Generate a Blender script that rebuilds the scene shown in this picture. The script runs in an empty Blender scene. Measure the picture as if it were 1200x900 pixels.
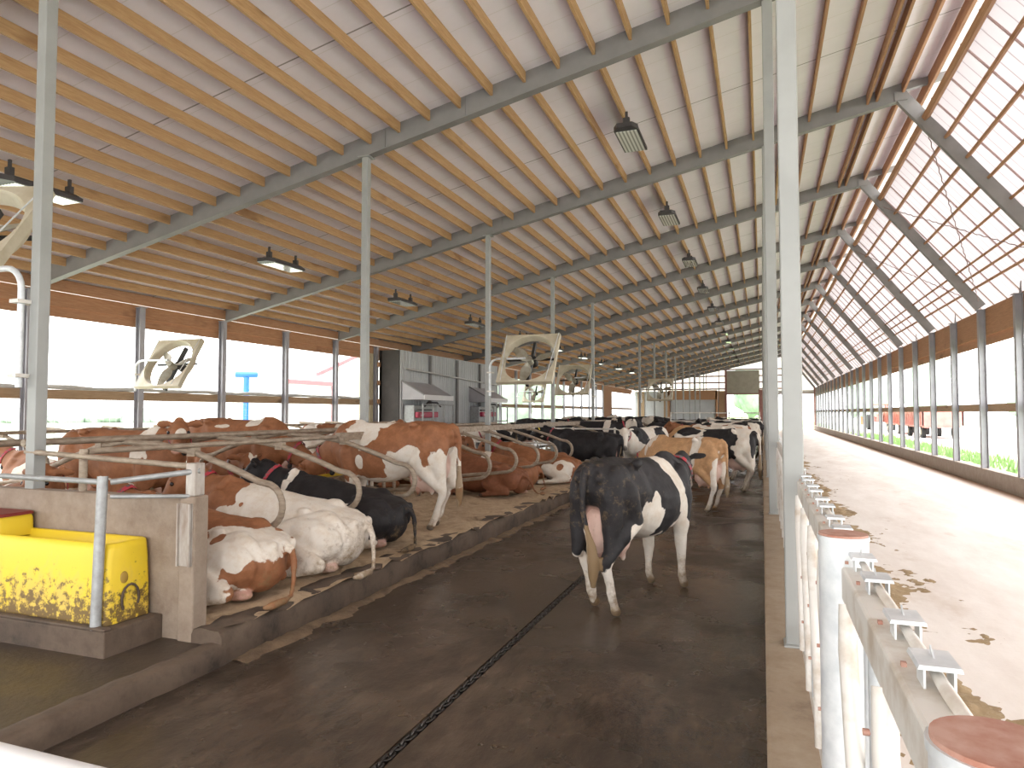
import bpy, math, random
from mathutils import Vector, Matrix, noise
random.seed(7)
PI = math.pi
scene = bpy.context.scene
C = scene.collection
def V(*a): return Vector(a)

# ------------------------------------------------------------------ mesh builder
class MB:
    def __init__(s): s.v = []; s.f = []; s.sm = []; s.mi = []; s.cur = 0
    def add(s, vs, fs, smooth=False):
        o = len(s.v); s.v += [tuple(p) for p in vs]
        for f in fs:
            s.f.append([i + o for i in f]); s.sm.append(smooth); s.mi.append(s.cur)
    def box(s, x0, x1, y0, y1, z0, z1):
        vs = [(x, y, z) for z in (z0, z1) for y in (y0, y1) for x in (x0, x1)]
        s.add(vs, [(0,2,3,1),(4,5,7,6),(0,1,5,4),(2,6,7,3),(0,4,6,2),(1,3,7,5)])
    def obox(s, c, ax, ay, az):
        c = Vector(c); ax = Vector(ax); ay = Vector(ay); az = Vector(az)
        vs = [c + ax*i + ay*j + az*k for k in (-1,1) for j in (-1,1) for i in (-1,1)]
        s.add(vs, [(0,2,3,1),(4,5,7,6),(0,1,5,4),(2,6,7,3),(0,4,6,2),(1,3,7,5)])
    def beam(s, p0, p1, w, h, up=(0,0,1)):
        p0 = Vector(p0); p1 = Vector(p1); d = (p1-p0)
        l = d.length; d.normalize(); u = Vector(up); r = d.cross(u).normalized(); u = r.cross(d).normalized()
        s.obox((p0+p1)/2, d*(l/2), r*(w/2), u*(h/2))
    def ibeam(s, p0, p1, w, h, t=.012, up=(0,0,1)):
        p0 = Vector(p0); p1 = Vector(p1); d = (p1-p0).normalized()
        r = d.cross(Vector(up)).normalized(); u = r.cross(d).normalized()
        s.beam(p0+u*(h/2-t/2), p1+u*(h/2-t/2), w, t, up); s.beam(p0-u*(h/2-t/2), p1-u*(h/2-t/2), w, t, up)
        s.beam(p0, p1, t, h-2*t, up)
    def tube(s, pts, r, n=10, closed=False, cap=True, smooth=True):
        pts = [Vector(p) for p in pts]; m = len(pts)
        rs = r if isinstance(r, (list, tuple)) else [r]*m
        vs = []; prev = None
        for i, p in enumerate(pts):
            if closed: t = (pts[(i+1) % m]-pts[i-1])
            else: t = pts[min(i+1, m-1)]-pts[max(i-1, 0)]
            t.normalize()
            if prev is None:
                a = Vector((0,0,1)) if abs(t.z) < .9 else Vector((1,0,0))
                u = t.cross(a).normalized()
            else:
                u = (prev - t*prev.dot(t)).normalized()
            prev = u; w = t.cross(u)
            for k in range(n):
                q = 2*PI*k/n; vs.append(p+(u*math.cos(q)+w*math.sin(q))*rs[i])
        fs = []
        for i in range(m if closed else m-1):
            a = i*n; b = ((i+1) % m)*n
            for k in range(n):
                k2 = (k+1) % n; fs.append((a+k, a+k2, b+k2, b+k))
        s.add(vs, fs, smooth)
        if cap and not closed:
            s.add(vs[:n], [tuple(range(n))[::-1]]); s.add(vs[-n:], [tuple(range(n))])
    def cyl(s, p0, p1, r, n=16, r2=None): s.tube([p0, p1], [r, r if r2 is None else r2], n)
    def ell(s, c, r, n=12, m=8, rot=None):
        c = Vector(c); vs = []
        for j in range(m+1):
            a = PI*j/m
            for i in range(n):
                b = 2*PI*i/n
                p = Vector((r[0]*math.sin(a)*math.cos(b), r[1]*math.sin(a)*math.sin(b), r[2]*math.cos(a)))
                if rot: p = rot @ p
                vs.append(c+p)
        fs = []
        for j in range(m):
            for i in range(n):
                i2 = (i+1) % n; fs.append((j*n+i, (j+1)*n+i, (j+1)*n+i2, j*n+i2))
        s.add(vs, fs, True)
    def loft(s, rings, smooth=True, closed=False):
        n = len(rings[0]); vs = [p for r in rings for p in r]; fs = []; m = len(rings)
        for i in range(m if closed else m-1):
            a = i*n; b = ((i+1) % m)*n
            for k in range(n):
                k2 = (k+1) % n; fs.append((a+k, a+k2, b+k2, b+k))
        s.add(vs, fs, smooth)
        if not closed:
            s.add(rings[0], [tuple(range(n))[::-1]]); s.add(rings[-1], [tuple(range(n))])
    def prism(s, poly, axis, a, b):
        def mk(p, q):
            if axis == 'x': return (q, p[0], p[1])
            if axis == 'y': return (p[0], q, p[1])
            return (p[0], p[1], q)
        n = len(poly); vs = [mk(p, a) for p in poly]+[mk(p, b) for p in poly]
        fs = [tuple(range(n))[::-1], tuple(range(n, 2*n))]+[(i, (i+1) % n, (i+1) % n+n, i+n) for i in range(n)]
        s.add(vs, fs)
    def build(s, name, mat, parent=None, off=None, bevel=0):
        me = bpy.data.meshes.new(name)
        v = s.v if off is None else [(a-off[0], b-off[1], c-off[2]) for a, b, c in s.v]
        me.from_pydata(v, [], s.f)
        me.polygons.foreach_set('use_smooth', s.sm)
        ms = mat if isinstance(mat, (list, tuple)) else [mat]
        for m in ms: me.materials.append(m)
        if len(ms) > 1: me.polygons.foreach_set('material_index', s.mi)
        me.update()
        o = bpy.data.objects.new(name, me); C.objects.link(o)
        if parent: o.parent = parent
        elif off is not None: o.location = off
        if bevel:
            b = o.modifiers.new('b', 'BEVEL'); b.width = bevel; b.segments = 2; b.limit_method = 'ANGLE'
        return o

def tag(o, label=None, cat=None, group=None, kind=None):
    if label: o['label'] = label
    if cat: o['category'] = cat
    if group: o['group'] = group
    if kind: o['kind'] = kind
    return o
def thing(name, label, cat, loc=(0,0,0), rz=0, group=None):
    o = bpy.data.objects.new(name, None); C.objects.link(o); o.location = loc; o.rotation_euler = (0,0,rz)
    o.empty_display_size = .2
    return tag(o, label, cat, group)
def struct(o): o['kind'] = 'structure'; return o
def kids(o): return list(o.children)
def copy_tree(o, parent=None, loc=None, label=None):
    c = o.copy(); C.objects.link(c)
    if parent: c.parent = parent
    if loc is not None: c.location = loc
    if label: c['label'] = label
    for ch in kids(o): copy_tree(ch, c)
    return c
ORD = ['first','second','third','fourth','fifth','sixth','seventh','eighth','ninth','tenth','eleventh','twelfth','thirteenth','fourteenth','fifteenth','sixteenth','seventeenth','eighteenth','nineteenth','twentieth']

# ------------------------------------------------------------------ materials
def newmat(name):
    m = bpy.data.materials.new(name); m.use_nodes = True
    nt = m.node_tree; return m, nt, nt.nodes['Principled BSDF']
def N(nt, t, **kw):
    n = nt.nodes.new(t)
    for k, v in kw.items():
        if k in n.inputs: n.inputs[k].default_value = v
        else: setattr(n, k, v)
    return n
def mixrgb(nt, a, b, fac, mode='MIX'):
    n = nt.nodes.new('ShaderNodeMix'); n.data_type = 'RGBA'; n.blend_type = mode
    for sock, val in ((n.inputs[0], fac), (n.inputs[6], a), (n.inputs[7], b)):
        if hasattr(val, 'links') or hasattr(val, 'is_linked'): nt.links.new(val, sock)
        else: sock.default_value = val if not isinstance(val, tuple) or len(val) == 4 else (*val, 1)
    return n.outputs[2]
def noise_tex(nt, scale, detail=4, rough=.6, stretch=None, coord='Object', dist=0):
    tc = N(nt, 'ShaderNodeTexCoord'); mp = N(nt, 'ShaderNodeMapping')
    if stretch: mp.inputs['Scale'].default_value = stretch
    nt.links.new(tc.outputs[coord], mp.inputs[0])
    n = N(nt, 'ShaderNodeTexNoise'); n.inputs['Scale'].default_value = scale; n.inputs['Detail'].default_value = detail
    n.inputs['Roughness'].default_value = rough; n.inputs['Distortion'].default_value = dist
    nt.links.new(mp.outputs[0], n.inputs['Vector']); return n.outputs[0]
def ramp(nt, fac, stops):
    r = N(nt, 'ShaderNodeValToRGB'); nt.links.new(fac, r.inputs[0])
    e = r.color_ramp.elements
    while len(e) < len(stops): e.new(.5)
    for i, (p, c) in enumerate(stops):
        e[i].position = p; e[i].color = (*c, 1) if isinstance(c, tuple) else (c, c, c, 1)
    return r.outputs[0]
def bump(nt, bs, h, strength=.3, dist=.01):
    b = N(nt, 'ShaderNodeBump'); b.inputs['Strength'].default_value = strength; b.inputs['Distance'].default_value = dist
    nt.links.new(h, b.inputs['Height']); nt.links.new(b.outputs[0], bs.inputs['Normal'])
def simple(name, a, b=None, scale=6, rough=.6, metal=0, stretch=None, bmp=0, lo=.35, hi=.65, spec=.5, coord='Object', bscale=None):
    m, nt, bs = newmat(name)
    b = b or tuple(x*.75 for x in a)
    f = noise_tex(nt, scale, 5, .6, stretch, coord)
    nt.links.new(ramp(nt, f, [(lo, b), (hi, a)]), bs.inputs['Base Color'])
    bs.inputs['Roughness'].default_value = rough; bs.inputs['Metallic'].default_value = metal
    bs.inputs['Specular IOR Level'].default_value = spec
    if bmp: bump(nt, bs, noise_tex(nt, bscale or scale*4, 4), bmp, .01)
    return m

M = {}
M['steel'] = simple('painted_steel', (.34,.345,.33), (.30,.305,.29), 2.5, .45, .1)
M['beam'] = simple('grey_beam_steel', (.235,.222,.215), (.20,.19,.185), 3, .5, .05)
M['wallpost'] = simple('blue_grey_post_steel', (.36,.355,.38), (.30,.295,.32), 3, .4, .2)
M['galv'] = simple('galvanised_steel', (.80,.82,.83), (.58,.61,.63), 12, .42, .3, bmp=.05)
M['galvgrey'] = simple('dull_galvanised_pipe', (.42,.43,.43), (.30,.30,.29), 12, .45, .3)
M['galvdirty'] = simple('galvanised_dusty', (.74,.71,.66), (.52,.44,.35), 9, .5, .2, bmp=.1, lo=.3, hi=.52)
M['pipe'] = simple('dusty_grey_pipe', (.40,.33,.25), (.24,.18,.13), 9, .6, .15, stretch=(1,1,3))
M['channel'] = simple('stained_steel_channel', (.56,.53,.48), (.30,.23,.18), 9, .6, .1, stretch=(1,1,.3), bmp=.1)
M['rustcap'] = simple('rusty_pipe_cap', (.36,.16,.11), (.46,.28,.22), 30, .7)
M['white'] = simple('white_sheet', (.74,.73,.72), (.68,.67,.66), 3, .5)
M['curtain'] = simple('rolled_curtain_fabric', (.62,.62,.6), (.45,.44,.42), 5, .7, stretch=(4,1,4), bmp=.4)
M['hood'] = simple('hood_grey_sheet', (.46,.44,.45), (.40,.38,.39), 2, .5)
M['robotwall'] = simple('grey_ribbed_wall', (.52,.53,.54), (.46,.47,.48), 1.2, .5)
M['darkpanel'] = simple('dark_brown_panel', (.085,.075,.07), (.06,.053,.05), 2, .7)
M['tanpanel'] = simple('tan_siding', (.62,.56,.40), (.5,.44,.3), 2, .6)
M['black'] = simple('black_metal', (.02,.02,.02), (.03,.028,.026), 5, .45)
M['fixture'] = simple('fixture_housing', (.05,.045,.045), (.035,.03,.03), 5, .45)
M['magenta'] = simple('dark_red_plastic', (.45,.02,.07), (.36,.015,.05), 2, .35)
M['red'] = simple('red_paint', (.55,.05,.04), (.42,.04,.03), 4, .5)
M['fadedred'] = simple('faded_red_paint', (.55,.22,.18), (.4,.13,.1), 3, .6)
M['redtrim'] = simple('dark_red_trim', (.42,.13,.14), (.35,.11,.12), 3, .6)
M['rustcolumn'] = simple('brown_red_girt', (.26,.12,.10), (.2,.09,.08), 3, .6)
M['wagonred'] = simple('weathered_red_wagon', (.52,.24,.21), (.42,.18,.16), 2, .7)
M['blue'] = simple('blue_paint', (.03,.16,.75), (.025,.13,.6), 3, .4)
M['yellow'] = simple('yellow_plastic', (.75,.55,.04), (.62,.42,.03), 3, .5)
M['lidred'] = simple('dark_red_lid', (.26,.035,.025), (.2,.025,.02), 4, .5)
M['fan'] = simple('cream_fan_plastic', (.58,.52,.40), (.44,.37,.25), 4, .5, lo=.25, hi=.6)
M['blade'] = simple('fan_blade_metal', (.45,.43,.36), (.3,.27,.2), 6, .35, .4)
M['batten'] = simple('pinkish_batten', (.50,.36,.34), (.42,.29,.27), 4, .6)
M['rubber'] = simple('rubber', (.02,.02,.02), (.03,.03,.03), 8, .8)
M['tyrehub'] = simple('wheel_hub', (.4,.38,.3), (.3,.25,.2), 8, .6)
M['chain'] = simple('dark_chain_steel', (.10,.09,.085), (.05,.042,.035), 30, .38, .7)
M['collar'] = simple('red_white_collar', (.45,.04,.06), (.12,.10,.10), 20, .6, lo=.46, hi=.5)
M['tagyellow'] = simple('yellow_ear_tag', (.8,.65,.05), None, 5, .5)
M['cable'] = simple('steel_cable', (.35,.25,.24), (.25,.17,.16), 20, .5, .3)
M['leaf'] = simple('foliage', (.42,.51,.42), (.28,.37,.30), .9, .9, bmp=.6)
M['grass'] = simple('field_grass', (.46,.52,.38), (.56,.59,.50), .25, .9, lo=.3, hi=.7)
M['gravel'] = simple('pale_gravel', (.70,.68,.64), (.6,.58,.54), 2, .9)
M['grasstuft'] = simple('verge_grass', (.24,.38,.14), (.34,.46,.22), 3, .9)

def wood(name, a, b, dark, stretch):
    m, nt, bs = newmat(name)
    g = noise_tex(nt, 5, 6, .7, stretch, dist=.6)
    k = noise_tex(nt, 2.2, 3, .5, (1, .35, 1))
    c = ramp(nt, g, [(.3, b), (.62, a)])
    kk = ramp(nt, k, [(.28, 1.), (.36, 0.)])
    nt.links.new(mixrgb(nt, c, dark, kk), bs.inputs['Base Color'])
    bs.inputs['Roughness'].default_value = .7
    return m
M['wood'] = wood('purlin_wood', (.50,.315,.155), (.37,.20,.085), (.27,.14,.06), (9, .7, 9))
M['woodred'] = wood('header_wood', (.43,.235,.125), (.31,.15,.075), (.22,.10,.05), (9, .7, 9))
M['board'] = wood('weathered_board', (.40,.28,.17), (.28,.18,.10), (.18,.11,.06), (9, .7, 9))

def deck_mat():
    m, nt, bs = newmat('white_roof_liner')
    tc = N(nt, 'ShaderNodeTexCoord'); sp = N(nt, 'ShaderNodeSeparateXYZ'); nt.links.new(tc.outputs['Object'], sp.inputs[0])
    def lines(axis, period, width, offset=0):
        a = N(nt, 'ShaderNodeMath', operation='ADD'); nt.links.new(sp.outputs[axis], a.inputs[0]); a.inputs[1].default_value = offset+1000*period
        p = N(nt, 'ShaderNodeMath', operation='MODULO'); nt.links.new(a.outputs[0], p.inputs[0]); p.inputs[1].default_value = period
        q = N(nt, 'ShaderNodeMath', operation='LESS_THAN'); nt.links.new(p.outputs[0], q.inputs[0]); q.inputs[1].default_value = width
        return q.outputs[0]
    c = ramp(nt, noise_tex(nt, 1.4, 4, .6), [(.3, (.74,.69,.75)), (.7, (.80,.745,.815))])
    c = mixrgb(nt, c, (.66,.61,.63), lines(1, .61, .012))
    c = mixrgb(nt, c, (.26,.23,.24), lines(1, 4.88, .022, -6.6))
    nt.links.new(c, bs.inputs['Base Color']); bs.inputs['Roughness'].default_value = .45
    bump(nt, bs, noise_tex(nt, 3, 3, .5, (1, 2, 1)), .25, .02)
    return m
M['deck'] = deck_mat()

def poly_mat(name, col, period, linecol, transp=.12, linew=.03):
    m = bpy.data.materials.new(name); m.use_nodes = True; nt = m.node_tree; nt.nodes.clear()
    out = N(nt, 'ShaderNodeOutputMaterial'); tr = N(nt, 'ShaderNodeBsdfTranslucent'); tp = N(nt, 'ShaderNodeBsdfTransparent')
    df = N(nt, 'ShaderNodeBsdfDiffuse')
    tc = N(nt, 'ShaderNodeTexCoord'); sp = N(nt, 'ShaderNodeSeparateXYZ'); nt.links.new(tc.outputs['Object'], sp.inputs[0])
    a = N(nt, 'ShaderNodeMath', operation='ADD'); nt.links.new(sp.outputs[1], a.inputs[0]); a.inputs[1].default_value = 1000*period
    p = N(nt, 'ShaderNodeMath', operation='MODULO'); nt.links.new(a.outputs[0], p.inputs[0]); p.inputs[1].default_value = period
    q = N(nt, 'ShaderNodeMath', operation='LESS_THAN'); nt.links.new(p.outputs[0], q.inputs[0]); q.inputs[1].default_value = linew
    c = mixrgb(nt, col, linecol, q.outputs[0])
    nt.links.new(c, tr.inputs[0]); nt.links.new(c, df.inputs[0]); tp.inputs[0].default_value = (1,1,1,1)
    m1 = N(nt, 'ShaderNodeMixShader'); m1.inputs[0].default_value = .25
    nt.links.new(tr.outputs[0], m1.inputs[1]); nt.links.new(df.outputs[0], m1.inputs[2])
    m2 = N(nt, 'ShaderNodeMixShader'); m2.inputs[0].default_value = transp
    nt.links.new(m1.outputs[0], m2.inputs[1]); nt.links.new(tp.outputs[0], m2.inputs[2])
    nt.links.new(m2.outputs[0], out.inputs[0]); return m
M['poly'] = poly_mat('translucent_panel', (.56,.53,.53), .305, (.38,.34,.34), .03, .02)
M['gable'] = poly_mat('translucent_gable', (.9,.85,.84), 1.2, (.5,.3,.3), .1, .05)

def alley_mat():
    m, nt, bs = newmat('wet_alley_floor')
    f = noise_tex(nt, .9, 6, .65); g = noise_tex(nt, 9, 6, .7, (1, .35, 1))
    base = ramp(nt, f, [(.30, (.048,.036,.028)), (.5, (.084,.060,.043)), (.68, (.132,.096,.068))])
    c2 = ramp(nt, g, [(.35, .55), (.7, 1.25)])
    c = mixrgb(nt, base, c2, 1., 'MULTIPLY')
    spk = ramp(nt, noise_tex(nt, 34, 3, .6), [(.68, 0.), (.76, 1.)])
    c = mixrgb(nt, c, (.20,.145,.085), spk)
    nt.links.new(c, bs.inputs['Base Color'])
    nt.links.new(ramp(nt, noise_tex(nt, .8, 5, .6), [(.38, .10), (.62, .42)]), bs.inputs['Roughness'])
    bs.inputs['Specular IOR Level'].default_value = .5
    bump(nt, bs, noise_tex(nt, 11, 6, .7, (1, .5, 1)), .55, .012)
    return m
M['alley'] = alley_mat()
def concrete(name, a, b, stain, lo=.5, hi=.7, rough=.85, sc=1.2, bmp=.35):
    m, nt, bs = newmat(name)
    c = ramp(nt, noise_tex(nt, 6, 6, .7), [(.3, b), (.7, a)])
    s = ramp(nt, noise_tex(nt, sc, 6, .7), [(lo, 0.), (hi, 1.)])
    nt.links.new(mixrgb(nt, c, stain, s), bs.inputs['Base Color'])
    bs.inputs['Roughness'].default_value = rough
    bump(nt, bs, noise_tex(nt, 22, 5, .7), bmp, .01)
    return m
M['concrete'] = concrete('tan_concrete', (.36,.29,.225), (.25,.185,.135), (.17,.115,.08), .55, .8, sc=2.2)
M['curb'] = concrete('muddy_curb', (.165,.118,.082), (.09,.062,.044), (.045,.032,.024), .45, .65, sc=3)
M['cross'] = concrete('crossover_concrete', (.088,.064,.047), (.05,.037,.027), (.10,.07,.035), .5, .7, .5, 2, .5)
M['feedcurb'] = concrete('feed_curb_concrete', (.40,.32,.23), (.28,.20,.13), (.16,.10,.06), .55, .75, sc=3)
M['wallcurb'] = concrete('wall_curb_concrete', (.40,.34,.29), (.32,.26,.215), (.26,.2,.16), .6, .85)
def feed_mat():
    m, nt, bs = newmat('feed_drive_concrete')
    c = ramp(nt, noise_tex(nt, 1.6, 6, .7, (1, .3, 1)), [(.3, (.66,.58,.52)), (.65, (.82,.76,.71))])
    s = ramp(nt, noise_tex(nt, .9, 5, .7, (1.2, .5, 1)), [(.58, 0.), (.72, .55)])
    c = mixrgb(nt, c, (.50,.37,.27), s)
    tc = N(nt, 'ShaderNodeTexCoord'); sp = N(nt, 'ShaderNodeSeparateXYZ'); nt.links.new(tc.outputs['Object'], sp.inputs[0])
    def band(x0, x1, soft):
        r = N(nt, 'ShaderNodeMapRange'); nt.links.new(sp.outputs[0], r.inputs[0])
        r.interpolation_type = 'SMOOTHSTEP'
        r.inputs[1].default_value = x0; r.inputs[2].default_value = x0+soft
        r2 = N(nt, 'ShaderNodeMapRange'); nt.links.new(sp.outputs[0], r2.inputs[0]); r2.interpolation_type = 'SMOOTHSTEP'
        r2.inputs[1].default_value = x1; r2.inputs[2].default_value = x1-soft
        k = N(nt, 'ShaderNodeMath', operation='MULTIPLY'); nt.links.new(r.outputs[0], k.inputs[0]); nt.links.new(r2.outputs[0], k.inputs[1])
        return k.outputs[0]
    k = N(nt, 'ShaderNodeMath', operation='MULTIPLY'); nt.links.new(band(3.0, 3.9, .3), k.inputs[0])
    nt.links.new(ramp(nt, noise_tex(nt, 3, 4, .6, (1, .15, 1)), [(.3, .3), (.6, .85)]), k.inputs[1])
    c = mixrgb(nt, c, (.56,.53,.53), k.outputs[0])
    c = mixrgb(nt, c, (.40,.26,.18), band(4.25, 5.2, .35))
    nt.links.new(c, bs.inputs['Base Color']); bs.inputs['Roughness'].default_value = .75
    bump(nt, bs, noise_tex(nt, 14, 5, .7), .3, .01)
    return m
M['feedfloor'] = feed_mat()
M['sand'] = concrete('sand_bedding', (.58,.44,.29), (.38,.27,.17), (.22,.15,.09), .52, .72, .95, 3.5, 1.)
M['spill'] = concrete('spilt_bedding', (.24,.165,.10), (.14,.092,.055), (.07,.047,.03), .5, .7, .8, 4, .9)
M['feed'] = concrete('chopped_feed', (.38,.27,.15), (.24,.16,.08), (.45,.35,.22), .55, .75, .95, 20, 1.)

def tank_mat():
    m, nt, bs = newmat('dirty_yellow_plastic')
    tc = N(nt, 'ShaderNodeTexCoord'); sp = N(nt, 'ShaderNodeSeparateXYZ'); nt.links.new(tc.outputs['Object'], sp.inputs[0])
    h = N(nt, 'ShaderNodeMapRange'); nt.links.new(sp.outputs[2], h.inputs[0])
    h.inputs[1].default_value = .52; h.inputs[2].default_value = 0.; h.inputs[3].default_value = -.12; h.inputs[4].default_value = .20
    n = noise_tex(nt, 17, 6, .75); n2 = noise_tex(nt, 5, 5, .7, (1, 1, .5))
    a = N(nt, 'ShaderNodeMath', operation='ADD'); nt.links.new(n, a.inputs[0]); nt.links.new(h.outputs[0], a.inputs[1])
    b = N(nt, 'ShaderNodeMath', operation='ADD'); nt.links.new(n2, b.inputs[0]); nt.links.new(h.outputs[0], b.inputs[1])
    c = mixrgb(nt, (.86,.62,.03), (.72,.50,.12), ramp(nt, b.outputs[0], [(.5, 0.), (.75, .8)]))
    c = mixrgb(nt, c, (.13,.075,.03), ramp(nt, a.outputs[0], [(.57, 0.), (.66, .92)]))
    nt.links.new(c, bs.inputs['Base Color']); bs.inputs['Roughness'].default_value = .45
    return m
M['tank'] = tank_mat()
def lens_mat():
    m, nt, bs = newmat('flood_light_lens')
    tc = N(nt, 'ShaderNodeTexCoord'); sp = N(nt, 'ShaderNodeSeparateXYZ'); nt.links.new(tc.outputs['Object'], sp.inputs[0])
    p = N(nt, 'ShaderNodeMath', operation='PINGPONG'); nt.links.new(sp.outputs[0], p.inputs[0]); p.inputs[1].default_value = .029
    c = ramp(nt, p.outputs[0], [(.0, (.30,.30,.27)), (.03, (.75,.76,.70))])
    cr = c.node.color_ramp; cr.elements[0].position = .006; cr.elements[1].position = .02
    nt.links.new(c, bs.inputs['Base Color'])
    bs.inputs['Roughness'].default_value = .12; bs.inputs['Specular IOR Level'].default_value = .8
    bs.inputs['Coat Weight'].default_value = .8; bs.inputs['Coat Roughness'].default_value = .08
    return m
M['lens'] = lens_mat()

def cow_mat(name, dark, white=(.74,.68,.60)):
    m, nt, bs = newmat(name)
    at = N(nt, 'ShaderNodeAttribute'); at.attribute_name = 'coat'
    so = N(nt, 'ShaderNodeAttribute'); so.attribute_name = 'soil'
    sp = N(nt, 'ShaderNodeSeparateColor'); nt.links.new(at.outputs['Color'], sp.inputs[0])
    ss = N(nt, 'ShaderNodeSeparateColor'); nt.links.new(so.outputs['Color'], ss.inputs[0])
    n1 = noise_tex(nt, 22, 3, .6)
    s = N(nt, 'ShaderNodeMath', operation='MULTIPLY_ADD'); nt.links.new(n1, s.inputs[0]); s.inputs[1].default_value = .16; nt.links.new(sp.outputs[0], s.inputs[2])
    msk = ramp(nt, s.outputs[0], [(.565, 0.), (.595, 1.)])
    hair = noise_tex(nt, 7, 6, .75)
    wc = mixrgb(nt, white, tuple(x*y for x, y in zip(white, (.85,.76,.66))), ramp(nt, hair, [(.45, 0.), (.75, 1.)]))
    dc = mixrgb(nt, dark, tuple(min(1, x*1.5+.01) for x in dark), ramp(nt, hair, [(.42, 0.), (.75, 1.)]))
    c = mixrgb(nt, wc, dc, msk)
    c = mixrgb(nt, c, (.62,.38,.31), sp.outputs[1])
    c = mixrgb(nt, c, (.035,.028,.025), sp.outputs[2])
    d1 = N(nt, 'ShaderNodeMath', operation='ADD'); nt.links.new(ss.outputs[0], d1.inputs[0]); nt.links.new(noise_tex(nt, 11, 6, .75), d1.inputs[1])
    c = mixrgb(nt, c, (.25,.165,.085), ramp(nt, d1.outputs[0], [(.72, 0.), (.98, .85)]))
    nt.links.new(c, bs.inputs['Base Color'])
    bs.inputs['Roughness'].default_value = .62; bs.inputs['Specular IOR Level'].default_value = .3
    bs.inputs['Sheen Weight'].default_value = 0
    bump(nt, bs, noise_tex(nt, 60, 3, .6, (1, 1, .4)), .18, .004)
    return m
CM = {'black': cow_mat('black_white_hide', (.016,.014,.015)),
      'red': cow_mat('red_white_hide', (.25,.102,.045)),
      'tan': cow_mat('tan_white_hide', (.45,.26,.13)),
      'darkred': cow_mat('dark_red_hide', (.19,.072,.034))}
M['eye'] = simple('cow_eye', (.012,.01,.01), None, 5, .1)

# ------------------------------------------------------------------ camera, world
F = 800.
pitch = math.atan(33./F); yaw = math.atan(293*math.cos(pitch)/F)
cam = bpy.data.objects.new('camera', bpy.data.cameras.new('camera')); C.objects.link(cam)
cam.location = (0, 0, 1.75); cam.rotation_euler = (PI/2+pitch, 0, yaw)
cam.data.sensor_fit = 'HORIZONTAL'; cam.data.sensor_width = 36; cam.data.lens = 36*F/1200; cam.data.clip_start = .05; cam.data.clip_end = 600
scene.camera = cam
w = bpy.data.worlds.new('world'); scene.world = w; w.use_nodes = True; nt = w.node_tree
bg = nt.nodes['Background']
tc = N(nt, 'ShaderNodeTexCoord'); sp = N(nt, 'ShaderNodeSeparateXYZ'); nt.links.new(tc.outputs['Generated'], sp.inputs[0])
skyc = ramp(nt, sp.outputs[2], [(0., (.50,.50,.505)), (.25, (.60,.60,.60)), (1., (1.,1.,1.))])
nt.links.new(skyc, bg.inputs[0]); bg.inputs[1].default_value = 7.0
scene.view_settings.view_transform = 'Standard'; scene.view_settings.look = 'None'
scene.view_settings.exposure = .28; scene.view_settings.gamma = 1.
scene.view_settings.use_curve_mapping = False

# ------------------------------------------------------------------ building
S = 4.88; Y0 = 3.90; XL = -12.8; XR = 4.8
frames = [Y0 + S*k for k in range(-2, 15)]      # -5.86 .. 72.2
YE = frames[-1]; YB = frames[0]
def zlo(x): return 4.02 + .2164*(x - XL)
DB = .30
def ztop(x): return zlo(x)+DB

# roof steel
for i, y in enumerate(frames):
    m = MB()
    p0 = (XL+.1, y, zlo(XL+.1)+DB/2); p1 = (2.45, y, zlo(2.45)+DB/2)
    m.beam(p0, p1, .11, DB); m.beam(Vector(p0)-Vector((0,0,DB/2)), Vector(p1)-Vector((0,0,DB/2)), .14, .014)
    m.beam((2.45, y, zlo(2.45)+.22), (3.12, y, zlo(3.12)+.2), .10, .12)
    for x in (-5.55+.35, .12, -3.9):
        m.box(x-.006, x+.006, y-.07, y+.07, zlo(x)+.014, ztop(x)-.02)
    m.beam((2.38, y, zlo(2.4)+.12), (XR-.0, y, 4.18), .11, .22)
    m.box(2.3, 2.5, y-.085, y+.085, zlo(2.35)+.0, zlo(2.35)+.16)
    struct(m.build('steel_roof_frame', M['beam']))
# interior columns
for i, y in enumerate(frames):
    if i >= 1 and i != 7:
        m = MB(); x = -5.55; m.box(x-.05, x+.05, y-.05, y+.05, 0.2, zlo(x)+.01)
        m.box(x-.1, x+.1, y-.1, y+.1, zlo(x)-.012, zlo(x)); struct(m.build('steel_column', M['steel'], bevel=.008))
    if i >= 1:
        m = MB(); x = .15 if i == 2 else .125; q = .05 if i == 2 else .06; m.box(x-q, x+q, y-.04, y+.04, .54, zlo(x)+.01)
        m.box(x-q-.01, x+q+.01, y-.07, y+.07, .535, .552); struct(m.build('steel_column', M['steel'], bevel=.008))
# purlins: one object per line of boards
def purlin_line(x, depth=.15, wid=.038, mat='wood', top=None, name='roof_purlin', tilt=0):
    m = MB(); t = ztop(x) if top is None else top
    for a, b in zip(frames[:-1], frames[1:]):
        m.box(x-wid/2, x+wid/2, a+.012, b-.012, t-depth, t)
    return struct(m.build(name, M[mat]))
xs = [-5.45 + .488*k for k in range(-15, 15)]
for x in xs: purlin_line(x, mat='woodred' if x > .7 else 'wood')
for x in (1.87, 2.02, 2.44): purlin_line(x, .19, .04, 'woodred')
purlin_line(2.86, .24, .05, 'woodred', ztop(2.86)-.02)
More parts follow.
